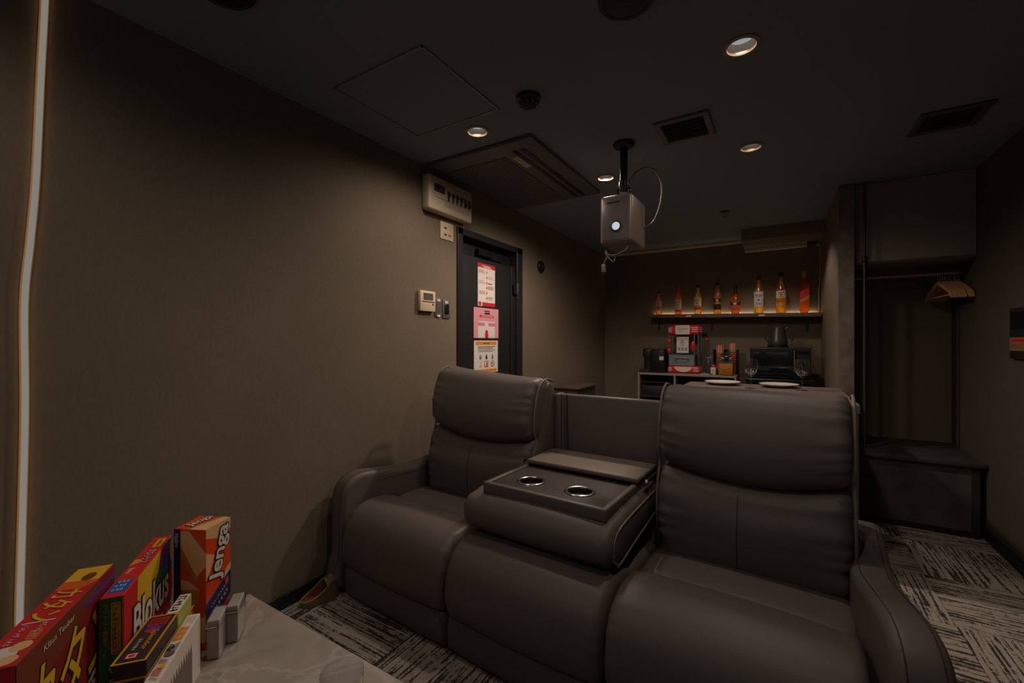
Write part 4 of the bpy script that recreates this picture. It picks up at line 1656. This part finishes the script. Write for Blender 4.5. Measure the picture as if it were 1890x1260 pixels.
# folded-down console
G = bpy.data.objects.new('console', None)
COL.objects.link(G)
G.parent = S
CONS = [(.175, .412), (.115, .430), (.084, .470), (.092, .515), (.130, .545), (.22, .556), (.42, .562), (.60, .560), (.66, .535), (.66, .480), (.60, .455), (.42, .440), (.28, .425)]
pad(CONS, .606, 1.200, LEATHER, 'console_cushion', G, .030, 36, 72, .010, .0035, seed=40)
for x in (.608, 1.198):
    for P in ([(x, .64, .548), (x, .45, .545), (x, .25, .538), (x, .15, .525), (x, .118, .495), (x, .115, .45), (x, .15, .425)],
              [(x + (.010 if x > 1 else -.010) * 0, .66, .478), (x, .45, .452), (x, .30, .436), (x, .20, .420), (x, .15, .418)]):
        B().tube(catmull(P, 30, False), .0036, PIPING, 8).obj('piping', G, 60)
# tray rim with recessed veneer and two cup holders
tz0, tz1 = .552, .594
x0, x1, y0, y1 = .672, 1.166, .135, .68
f = .022
b = B()
b.box((x0, y0, tz0), (x1, y0 + f, tz1), LEATHER, .006, 3)
b.box((x0, y0 + f * .6, tz0), (x0 + f, y1, tz1), LEATHER, .006, 3)
b.box((x1 - f, y0 + f * .6, tz0), (x1, y1, tz1), LEATHER, .006, 3)
b.box((x0, y1 - f, tz0), (x1, y1, tz1), LEATHER, .006, 3)
b.box((x0 + .01, y0 + .01, tz0), (x1 - .01, y1 - .01, tz0 + .012), LEATHER)
b.obj('tray_rim', G)
cups = [(.812, .258), (1.016, .258)]
b = B()
b.holed([(x0 + f * .9, y0 + f * .9), (x1 - f * .9, y0 + f * .9), (x1 - f * .9, y1 - f), (x0 + f * .9, y1 - f)], [(cx, cy, .043) for cx, cy in cups], tz1 - .006, TRAYW, True)
b.obj('tray_veneer', G, 0, recalc=False)
for cx, cy in cups:
    b = B().lathe([(.0425, -.004), (.0435, .002), (.048, .0045), (.054, .003), (.056, .0), (.0555, -.003)], STEEL, (cx, cy, tz1 - .005), 40)
    bmesh.ops.delete(b.bm, geom=[f_ for f_ in b.bm.faces if len(f_.verts) > 4], context='FACES')
    c = b.obj('cup_holder', G, 50)
    tag(c, 'steel rimmed cup holder with a black well')
    b = B().lathe([(.0, -.036), (.037, -.036), (.0425, -.030), (.0430, .0)], DARKHOLE, (cx, cy, tz1 - .006), 32)
    bmesh.ops.delete(b.bm, geom=[f_ for f_ in b.bm.faces if len(f_.verts) > 4 and f_.calc_center_median().z > tz1 - .01], context='FACES')
    b.obj('cup_well', c, 50)
b = B().tube([(x0 + f, y0 + f, tz1 - .0055), (x1 - f, y0 + f, tz1 - .0055), (x1 - f, y1 - f, tz1 - .0055), (x0 + f, y1 - f, tz1 - .0055)], .0012, SEAMD, 6, True)
b.obj('veneer_edge', G, 30)
b = B().box((.684, .425, .597), (1.172, .665, .618), mat('lid_leather', (112, 100, 90), .5, bump=(420, .08), spec=.35), .008, 3)
b.obj('console_lid', G)
for x in (.652, 1.190):
    b = B().lathe([(.011, 0), (.011, .008), (.005, .010)], STEEL, n=14, mtx=Matrix.Translation((x, .46 if x > 1 else .70, .60)) @ Matrix.Rotation(pi / 2, 4, 'Y'))
    b.box((x - .004, .45, .596), (x + .004, .70, .606), BLACK, .002, 1)
    b.obj('hinge_arm', G, 40)

# armrests
ARM = [(.004, .03), (.000, .20), (.000, .33), (.006, .43), (.030, .482), (.075, .508), (.13, .513), (.24, .499), (.36, .483), (.47, .478), (.57, .490), (.67, .510), (.74, .508), (.79, .47), (.81, .35), (.81, .15), (.80, .03), (.40, .02)]


def arm(xa, xb, s, seed):
    g = bpy.data.objects.new('armrest', None)
    COL.objects.link(g)
    g.parent = S

    def fx(u, x, y, z):
        return (x + s * .055 * max(-.4, min(1.2, (.20 - y) / .45)) * (1 if s > 0 else .35), y, z)
    pad(ARM, xa, xb, LEATHER, 'arm_pad', g, .022, 14, 90, .006, 0, fx, seed=seed)
    Q = [p for p in catmull(ARM, 120)]
    path = [q for q in Q if q[1] > .06 and q[0] < .74 and not (q[0] > .1 and q[1] < .3)]
    for xx in (xa + .020, xb - .020):
        P = []
        for i, (y, z) in enumerate(path):
            a_, c_ = path[max(i - 1, 0)], path[min(i + 1, len(path) - 1)]
            d = Vector((c_[0] - a_[0], c_[1] - a_[1])).normalized()
            nx_, nz_ = -d.y, d.x
            u = (xx - xa) / (xb - xa)
            P.append(fx(u, xx, y + nx_ * .0036, z + nz_ * .0036))
        B().tube(P, .0016, SEAMD, 6).obj('seam', g, 60)


arm(-.098, -.002, -1, 50)
arm(1.812, 1.912, 1, 51)

# ------------------------------------------------------------------ slipper by the wall
t = thing('slipper', 'brown slipper with a reddish insole on the carpet between wall and sofa', 'slipper', (-1.722, 1.088, 0.001), radians(-17))
SLM = mat('slipper_brown', (120, 102, 76), .6)
SL_L, SL_W = .158, .040


def sl_half(u):
    return SL_W * (1 - abs(2 * u - 1) ** 2.6) ** .5 * (.86 + .16 * u)


def sl_top(u):
    k = min(1, u / .74)
    return .024 + .062 * k ** 1.9


US = [(1 - cos(pi * i / 22)) / 2 for i in range(23)]
b = B()
io = b.mi(SLM)
ii = b.mi(mat('insole_red', (136, 84, 66), .7))
rows = {}
for sgn in (-1, 1):
    for lvl in range(4):
        r_ = []
        for u in US:
            wv = sl_half(u)
            top = sl_top(u)
            x, z = [(wv * .97, 0), (wv * 1.04, top * .5), (wv, top), (wv * .93, top - .001)][lvl]
            r_.append((sgn * x, u * SL_L, z))
        rows[(sgn, lvl)] = b.ring(r_)
    for lvl in range(3):
        b.bridge(rows[(sgn, lvl)], rows[(sgn, lvl + 1)], io, False)
    inn = b.ring([(sgn * sl_half(u) * .90, .004 + u * (SL_L - .008), .011) for u in US])
    b.bridge(rows[(sgn, 3)], inn, ii, False)
    rows[(sgn, 4)] = inn
b.bridge(rows[(-1, 4)], rows[(1, 4)], ii, False)
b.bridge(rows[(-1, 0)], rows[(1, 0)], io, False)
kv = [i for i, u in enumerate(US) if u > .62]
prev = [rows[(-1, 2)][i] for i in kv]
for q in range(1, 8):
    f_ = q / 8
    cur = b.ring([((2 * f_ - 1) * sl_half(US[i]), US[i] * SL_L, sl_top(US[i]) + .012 * sin(pi * f_) * (1 - (i == kv[-1]))) for i in kv])
    b.bridge(prev, cur, io, False)
    prev = cur
b.bridge(prev, [rows[(1, 2)][i] for i in kv], io, False)
b.obj('upper', t, 50)
up = [u for u in US if u <= US[kv[0]] + 1e-6]
P = [(-sl_half(u), u * SL_L, sl_top(u)) for u in up] + [((2 * q / 8 - 1) * sl_half(up[-1]), up[-1] * SL_L, sl_top(up[-1]) + .012 * sin(pi * q / 8)) for q in range(1, 8)] + [(sl_half(u), u * SL_L, sl_top(u)) for u in up[::-1][:-1]]
B().tube(P, .0024, mat('slipper_trim', (180, 154, 118), .5), 8, True).obj('edge_binding', t, 60)

# ------------------------------------------------------------------ low marble table
TH = .40
t = thing('coffee_table', 'low table with a pale grey marble top holding board games', 'table', (-.70, .25, 0))
B().box((-.598, -.60, TH - .022), (.60, .415, TH), MARBLE, .002, 1).obj('marble_top', t, 30)
for x in (-.55, .51):
    for y in (-.55, .325):
        B().box((x, y, 0), (x + .04, y + .04, TH - .06), BLACK, .003, 1).obj('leg', t, 30)
b = B()
for lo, hi in (((-.55, -.55, TH - .06), (.55, -.51, TH - .022)), ((-.55, .325, TH - .06), (.55, .365, TH - .022)), ((-.55, -.51, TH - .06), (-.51, .325, TH - .022)), ((.51, -.51, TH - .06), (.55, .325, TH - .022))):
    b.box(lo, hi, BLACK, .002, 1)
b.obj('apron', t, 30)

t = thing('drinking_glass', 'clear drinking glass at the edge of the marble table', 'glass', (-.682, .512, TH + .0005))
B().lathe([(0, 0), (.030, 0), (.032, .003), (.0385, .118), (.0387, .1195), (.0375, .1195), (.0372, .118), (.0305, .008), (0, .007)], GLASS2, n=36).obj('tumbler', t, 60)

# board games ------------------------------------------------------
GU = radians(144.6)


def gamebox(name, label, nearR_top, L, T, Hh, ang, m_front, m_end, m_top, cat='board game'):
    """box standing on its edge; nearR_top = the near corner of the visible long face (x,y)"""
    u = Vector((cos(ang), sin(ang)))
    v = Vector((-sin(ang), cos(ang)))
    c = Vector(nearR_top) + u * (L / 2) + v * (T / 2)
    t = thing(name, label, cat, (c.x, c.y, TH + .0004), ang, None)
    b = B()
    t_ = bmesh.new()
    bmesh.ops.create_cube(t_, size=1)
    for vv in t_.verts:
        vv.co = Vector((vv.co.x * L, vv.co.y * T, (vv.co.z + .5) * Hh))
    bmesh.ops.bevel(t_, geom=list(t_.edges), offset=.0012, segments=1, affect='EDGES')
    t_.normal_update()
    order = [(m_front, lambda n: n.y < -.8), (m_end, lambda n: n.x < -.8), (m_top, lambda n: n.z > .8)]
    for f_ in t_.faces:
        mm = m_front
        for mt, test in order:
            if test(f_.normal):
                mm = mt
        f_.material_index = b.mi(mm)
    vm = {q: b.bm.verts.new(q.co) for q in t_.verts}
    for f_ in t_.faces:
        nf = b.bm.faces.new([vm[q] for q in f_.verts])
        nf.material_index = f_.material_index
    t_.free()
    b.obj('carton', t, 0)
    F = frame((0, -T / 2, Hh / 2), (1, 0, 0), (0, 0, 1))
    E_ = frame((-L / 2, 0, Hh / 2), (0, -1, 0), (0, 0, 1))
    Tp = frame((0, 0, Hh), (-1, 0, 0), (0, -1, 0))
    return t, F, E_, Tp


CRED = mat('box_red', (196, 34, 34), .62)
CDRED = mat('box_dark_red', (132, 24, 26), .62)
CYEL = mat('box_yellow', (222, 176, 44), .45)
CORG = mat('box_orange', (214, 96, 30), .45)
CBRN = mat('box_brown', (120, 56, 26), .5)
WHT = mat('box_white', (222, 210, 200), .5)
BLU = mat('box_blue', (28, 92, 190), .4)
NAVY = mat('box_navy', (40, 44, 92), .45)
GRN = mat('box_green', (24, 104, 50), .4)
PURP = mat('box_purple', (90, 56, 140), .45)
CHAR = mat('box_charcoal', (46, 42, 46), .45)
GOLD = mat('box_gold', (214, 146, 34), .4)
TAN = mat('box_tan', (226, 176, 126), .5)
TAND = mat('box_tan_dark', (186, 120, 74), .5)

# red box of the settling game
L, T, Hh = .297, .056, .281
t, F, E_, Tp = gamebox('board_game_box', 'big red board game box with yellow lettering, nearest the light strip', (-.890, .148), L, T, Hh, GU, CDRED, CRED, CRED)
a = Art(F)
a.poly([(-.148, -.14), (.148, -.14), (.148, .02), (.06, -.03), (-.02, -.06), (-.148, -.10)], CYEL)
a.poly([(-.148, -.14), (.0, -.14), (-.05, -.10), (-.148, -.06)], CORG)
a.poly([(.02, -.05), (.148, .035), (.148, .02), (.03, -.066)], CORG)
a.poly([(-.148, .06), (.02, .10), (.10, .14), (-.148, .14)], CBRN)
a.poly([(.03, .115), (.148, .115), (.148, .125), (.03, .125)], PURP)
a.poly([(-.06, -.085), (.148, -.005), (.148, .018), (-.06, -.062)], WHT)
a.obj('cover_print', t)
text('カタン', 'title_lettering', F, CHAR, t, w=.268, h=.128, at=(-.008, .044), bold=.045, shear=.25, lift=.0010)
text('カタン', 'title_lettering', F, CYEL, t, w=.262, h=.120, at=(-.008, .046), bold=.012, shear=.25, lift=.0014)
text('CATAN', 'title_lettering', F, CORG, t, w=.080, h=.034, at=(.102, .082), lift=.0018)
text('Klaus Teuber', 'author_lettering', F, WHT, t, w=.085, h=.010, at=(-.045, .123), lift=.0014)
glyphs(13, 'slogan_lettering', F, CHAR, t, w=.19, h=.014, at=(.05, -.029), rot=radians(21), lift=.0016)
a = Art(Tp)
a.poly([(-.146, -.026), (-.085, -.026), (-.075, .0), (-.085, .026), (-.146, .026)], CYEL)
a.poly([(-.095, -.026), (-.066, -.026), (-.060, .010), (-.080, .026), (-.09, .026)], CORG)
a.disc(-.105, .006, .016, CBRN, 14, .010)
a.disc(.118, -.004, .022, WHT, 16, .018)
a.disc(.100, .010, .013, TAN, 12, .012)
a.disc(.132, .010, .012, TAN, 12, .012)
a.poly([(.06, .002), (.085, .006), (.088, .020), (.06, .018)], CORG)
a.rect(.035, -.020, .038, .02, WHT)
a.poly([(.128, -.026), (.148, -.026), (.148, -.010)], BLU)
a.obj('lid_print', t)
text('カタン', 'title_lettering', Tp, CYEL, t, w=.098, h=.042, at=(-.012, .0), bold=.012, shear=.15, lift=.0012)
glyphs(8, 'slogan_lettering', Tp, WHT, t, w=.055, h=.008, at=(.067, -.010), lift=.0012)
glyphs(6, 'slogan_lettering', Tp, WHT, t, w=.04, h=.008, at=(.062, .012), lift=.0012)
a = Art(E_)
a.rect(-.026, .125, .026, .138, CRED)
a.poly([(-.024, .06), (.0, .075), (.0, .11), (-.024, .11)], CYEL)
a.obj('end_print', t)

# shuffle tile game
L, T, Hh = .272, .036, .252
t, F, E_, Tp = gamebox('board_game_box', 'red and green board game box with white lettering, second from the wall', (-1.041, .307), L, T, Hh, radians(144.6), CRED, GRN, mat('box_bright_red', (214, 44, 46), .4))
a = Art(F)
a.poly([(-.135, .125), (-.10, .125), (-.08, .0), (-.10, -.125), (-.135, -.125)], CRED)
a.poly([(-.07, .125), (.06, .125), (.02, .02), (-.08, -.02)], CYEL)
a.poly([(.0, .05), (.05, .09), (.10, .10), (.06, .03)], GRN)
a.poly([(.06, .0), (.136, .06), (.136, .125), (.10, .125)], BLU)
a.poly([(.05, -.10), (.136, -.02), (.136, .05), (.05, -.02)], CORG)
a.poly([(-.03, -.125), (.06, -.125), (.136, -.06), (.136, -.02), (.02, -.07)], WHT)
a.poly([(-.12, -.125), (-.02, -.125), (.0, -.07), (-.10, -.05)], BLU)
a.poly([(-.135, -.03), (-.09, .03), (-.09, .05), (-.135, -.01)], PURP)
a.poly([(.03, -.03), (.136, .035), (.136, .0), (.05, -.06)], REDP)
a.poly([(.07, .125), (.12, .125), (.10, .07), (.05, .085)], PURP)
a.rect(.118, .07, .134, .118, CYEL)
a.obj('cover_print', t)
text('Blokus', 'title_lettering', F, CHAR, t, w=.208, h=.086, at=(.004, .038), bold=.055, shear=.05, lift=.0016)
text('Blokus', 'title_lettering', F, WHT, t, w=.200, h=.078, at=(.004, .038), bold=.022, shear=.05, lift=.0020)
text('ブロックス', 'title_lettering', F, CHAR, t, w=.158, h=.046, at=(-.005, -.032), bold=.05, lift=.0016)
text('ブロックス', 'title_lettering', F, WHT, t, w=.150, h=.040, at=(-.005, -.032), bold=.015, lift=.0020)
a = Art(Tp)
a.rect(.072, -.014, .120, .014, BLU)
a.rect(-.122, -.004, -.075, .012, CYEL)
a.poly([(-.02, -.016), (.01, -.016), (.0, -.004), (-.018, .0)], ORANGEP)
a.obj('lid_print', t)
text('ブロックス', 'title_lettering', Tp, CHAR, t, w=.066, h=.0175, at=(-.028, .004), bold=.06, lift=.0010)
text('ブロックス', 'title_lettering', Tp, WHT, t, w=.064, h=.0155, at=(-.028, .004), bold=.01, lift=.0013)
text('Blokus', 'title_lettering', Tp, WHT, t, w=.024, h=.009, at=(.036, -.006), lift=.0013)
for k in range(3):
    glyphs(3, 'info_lettering', Tp, WHT, t, w=.020, h=.010, at=(.080 + k * .0155, 0), rot=pi / 2, lift=.0012)
glyphs(5, 'info_lettering', Tp, CBRN, t, w=.036, h=.007, at=(-.098, .004), lift=.0012)
a = Art(E_)
a.rect(.000, .020, .014, .115, GOLD)
a.rect(.002, .022, .012, .113, GRN)
a.rect(.003, .024, .011, .111, GOLD)
a.obj('end_print', t)
text('テリトリー戦略ゲーム', 'info_lettering', E_, GOLD, t, w=.10, h=.0075, at=(-.008, .066), rot=-pi / 2, lift=.0012)
glyphs(9, 'info_lettering', E_, GRN, t, w=.078, h=.0062, at=(.007, .067), rot=-pi / 2, lift=.0012)
text('ブロックス', 'title_lettering', E_, CHAR, t, w=.124, h=.0205, at=(.005, -.060), rot=-pi / 2, bold=.05, lift=.0012)
text('ブロックス', 'title_lettering', E_, WHT, t, w=.120, h=.0175, at=(.005, -.060), rot=-pi / 2, bold=.01, lift=.0016)
text('Blokus', 'title_lettering', E_, WHT, t, w=.045, h=.009, at=(-.011, -.055), rot=-pi / 2, lift=.0016)

# gem card game
L, T, Hh = .131, .049, .160
t, F, E_, Tp = gamebox('card_game_box', 'black and gold card game box in front of the green-ended box', (-.962, .316), L, T, Hh, radians(140.3), CHAR, CHAR, CHAR, 'card game')


def border(a, w, h, th, m):
    a.rect(-w, h - th, w, h, m).rect(-w, -h, w, -h + th, m).rect(-w, -h + th, -w + th, h - th, m).rect(w - th, -h + th, w, h - th, m)


a = Art(Tp)
border(a, .072, .026, .0042, GOLD)
a.rect(-.062, -.016, -.036, .016, CRED)
a.rect(-.059, -.013, -.039, .013, CDRED)
a.poly([(-.036, -.012), (-.018, -.014), (-.016, .010), (-.032, .015)], PURP)
a.poly([(-.022, -.012), (-.014, -.010), (-.012, .004), (-.024, .006)], CRED)
a.rect(.045, -.012, .060, .006, CRED)
a.rect(.047, -.010, .058, .004, WHT)
a.rect(.049, -.008, .056, .002, CRED)
a.obj('lid_print', t)
text('Splendor', 'title_lettering', Tp, GOLD, t, w=.058, h=.013, at=(.010, .006), bold=.01, lift=.0011)
text('宝石の煌き', 'info_lettering', Tp, WHT, t, w=.034, h=.006, at=(.020, -.008), lift=.0011)
a = Art(F)
a.rect(-.073, .046, .073, .050, GOLD)
a.rect(-.073, -.05, -.069, .046, GOLD)
a.poly([(.0, .046), (.07, .046), (.07, .0), (.04, .02)], mat('box_smoke', (120, 100, 84), .5))
a.obj('cover_print', t)
text('Splendor', 'title_lettering', F, GOLD, t, w=.122, h=.032, at=(.0, .012), bold=.008, lift=.0011)
a = Art(E_)
border(a, .026, .049, .0042, GOLD)
a.disc(.0, .022, .0155, WHT)
a.disc(.0, .022, .0140, CRED)
a.line([(-.006, .028), (.0, .030), (.004, .024), (-.004, .018), (.002, .014), (.008, .017)], .0026, WHT)
a.obj('end_print', t)
text('Splendor', 'title_lettering', E_, GOLD, t, w=.040, h=.010, at=(.0, -.006), bold=.008, lift=.0011)

# white topped box behind it
YG = mat('box_yellow_green', (176, 176, 96), .5)
t, F, E_, Tp = gamebox('card_game_box', 'white-topped card game box with a blue and yellow side, behind the gold one', (-1.067, .403), .074, .022, .160, radians(140.3), YG, WHT, WHT, 'card game')
a = Art(F)
for k in range(8):
    x = -.042 + k * .0115
    a.poly([(x, -.04 + .012 * (k % 3)), (x + .009, -.03 + .012 * (k % 3)), (x + .007, .0 + .014 * (k % 2)), (x - .001, -.01)], (BLU, CYEL, WHT, CYEL)[k % 4])
    a.poly([(x, .015), (x + .008, .02), (x + .006, .045), (x, .04)], (WHT, BLU, CYEL, GREYP)[k % 4])
a.rect(-.047, .045, .047, .049, CYEL)
a.obj('cover_print', t)
glyphs(6, 'title_lettering', Tp, CHAR, t, w=.060, h=.015, at=(.0, .0), lift=.0010)

# white box with hair print
t, F, E_, Tp = gamebox('card_game_box', 'narrow white card game box with orange squares, nearest the camera on the marble', (-.922, .318), .206, .024, .130, radians(140.3), WHT, WHT, WHT, 'card game')
a = Art(Tp)
for k in range(3):
    a.rect(-.058 + k * .0155, -.009, -.045 + k * .0155, .007, ORANGEP)
lines(a, -.094, -.066, .006, 3, .005, INKG, .001)
for k in range(5):
    x = -.004 + k * .006
    a.line([(x, -.008), (x + .004, .0), (x - .002, .009)], .0016, CHAR)
a.disc(.026, .002, .008, GREYP, 12)
for k in range(3):
    a.line([(.038 + k * .005, -.008), (.044 + k * .004, .006)], .0014, REDP)
a.disc(.060, .002, .006, CYEL, 12)
for k in range(4):
    a.line([(.068 + k * .004, -.007), (.070 + k * .005, .007)], .0018, REDP)
a.line([(.088, -.006), (.094, .008)], .0016, INKG)
a.obj('lid_print', t)
glyphs(2, 'title_lettering', Tp, CHAR, t, w=.018, h=.014, at=(.010, .0), lift=.0012)
a = Art(F)
FUR = mat('print_fur_grey', (120, 106, 96), .6)
a.poly([(-.09, -.052), (.055, -.052), (.055, .012)] + [(.055 - k * .006, .034 if k % 2 else .014) for k in range(1, 19)] + [(-.062, .010), (-.09, .0)], FUR)
a.rect(.093, -.05, .1, .05, mat('box_offwhite', (196, 182, 170), .5))
a.obj('cover_print', t)

# block stacking game
jl, jd, jh = .082, .077, .282
ja = radians(26)
ux, uy = Vector((cos(ja), sin(ja))), Vector((-sin(ja), cos(ja)))
c = Vector((-1.219, .452)) + ux * jl / 2 + uy * jd / 2
t = thing('block_game_box', 'tall orange box of the block stacking game at the table corner', 'block game', (c.x, c.y, TH + .0004), ja)
JOR = mat('box_block_orange', (220, 74, 26), .4)
B().box((-jl / 2, -jd / 2, 0), (jl / 2, jd / 2, jh), JOR, .0012, 1).obj('carton', t, 30)
FA = frame((0, -jd / 2, jh / 2), (1, 0, 0), (0, 0, 1))
FB = frame((jl / 2, 0, jh / 2), (0, 1, 0), (0, 0, 1))
FT = frame((0, 0, jh), (1, 0, 0), (0, 1, 0))
w, h = jl / 2, jh / 2
a = Art(FA)
a.rect(-w, -h, -w + .017, h, NAVY)
a.poly([(-w + .018, h - .004), (-.002, h - .004), (w, .086), (w, .055), (.018, .030), (-w + .018, .100)], TAN)
a.poly([(-w + .018, .100), (.018, .030), (w - .012, .044), (.016, .014), (-w + .018, .072)], TAND)
a.poly([(-w + .018, .022), (.0, .018), (.026, .0), (-w + .018, -.002)], TAN)
a.poly([(-w + .018, -.002), (.026, .0), (.022, -.034), (-w + .018, -.044)], TAND)
a.poly([(-w + .022, -.10), (w, -.06), (w, -.122), (-w + .03, -.134)], TAN)
a.poly([(-w + .022, -.10), (w, -.06), (w, -.05), (-w + .022, -.086)], TAND)
for k in range(10):
    a.disc(-w + .022 + (k % 5) * .004, -.014 - (k // 5) * .006 + (k % 2) * .002, .0010, CBRN, 6)
    a.disc(-w + .024 + (k % 5) * .005, .074 - (k % 5) * .006 - (k // 5) * .005, .0010, CBRN, 6)
a.obj('side_print', t)
text('Hasbro', 'maker_lettering', FA, WHT, t, w=.032, h=.010, at=(-w + .0085, h - .027), rot=-pi / 2, lift=.0012)
a = Art(FB)
w2 = jd / 2
a.poly([(-w2, h), (w2, h), (w2, .115), (.0, .105), (-w2, .12)], TAN)
a.poly([(-w2, .086), (-.012, .07), (-w2 + .004, .02), (-w2, .02)], TAN)
a.poly([(w2, .03), (w2, -.02), (.008, -.03), (.022, .02)], TAN)
a.poly([(w2, -.02), (w2, -.045), (.004, -.05), (.008, -.03)], TAND)
a.poly([(-w2, -.06), (.010, -.02), (.016, -.06), (-w2, -.122)], TAN)
a.poly([(-w2, -.036), (w2, .012), (w2, -.048), (-w2, -.108)], NAVY)
a.poly([(.020, -.006), (.030, .000), (.032, -.016), (.022, -.022)], JOR)
a.obj('front_print', t)
text('Jenga', 'title_lettering', FB, CHAR, t, w=.136, h=.054, at=(.004, .070), rot=radians(77), bold=.06, lift=.0016)
text('Jenga', 'title_lettering', FB, WHT, t, w=.130, h=.047, at=(.004, .070), rot=radians(77), bold=.025, lift=.0020)
glyphs(7, 'info_lettering', FB, TAN, t, w=.070, h=.0085, at=(.0, -.050), rot=radians(34), lift=.0016)
glyphs(8, 'info_lettering', FB, TAN, t, w=.055, h=.0065, at=(-.004, -.034), rot=radians(34), lift=.0016)
a = Art(FT)
a.poly([(.0, -w2), (w, -w2), (w, w2), (.022, w2), (.010, .0)], TAN)
a.poly([(.0, -w2), (.010, .0), (.022, w2), (.014, w2), (.002, .0), (-.006, -w2)], TAND)
a.obj('lid_print', t)
text('Jenga', 'title_lettering', FT, CHAR, t, w=.066, h=.030, at=(-.012, .006), rot=pi / 2 * .9, bold=.05, lift=.0012)
text('Jenga', 'title_lettering', FT, WHT, t, w=.062, h=.026, at=(-.012, .006), rot=pi / 2 * .9, bold=.015, lift=.0016)

# acrylic card cases with white card decks
CARD = mat('card_edges', (206, 196, 188), .6)
def deck(x, y, ang, label):
    t = thing('card_deck', label, 'card deck', (x, y, TH + .0004), ang, 'clear cases of playing cards')
    b = B()
    b.box((-.030, -.0125, .001), (.030, .0125, .0885), CARD, .0015, 1)
    for k in range(6):
        yk = -.0125 + .0036 * (k + 1)
        b.box((-.0306, yk - .0003, .002), (.0306, yk + .0003, .0886), GREYP)
    b.obj('cards', t, 0)
    b = B().box((-.033, -.0155, .0), (.033, .0155, .092), GLASS2, .002, 1)
    b.obj('case', t, 30)
    b = B().box((-.0332, -.0157, .074), (.0332, .0157, .0762), CHROME)
    b.obj('case_edge', t, 30)


deck(-1.121, .501, radians(141), 'acrylic case of white cards on the marble, the one nearer the narrow white box')
deck(-1.143, .552, radians(141), 'acrylic case of white cards on the marble, the one nearest the table corner')
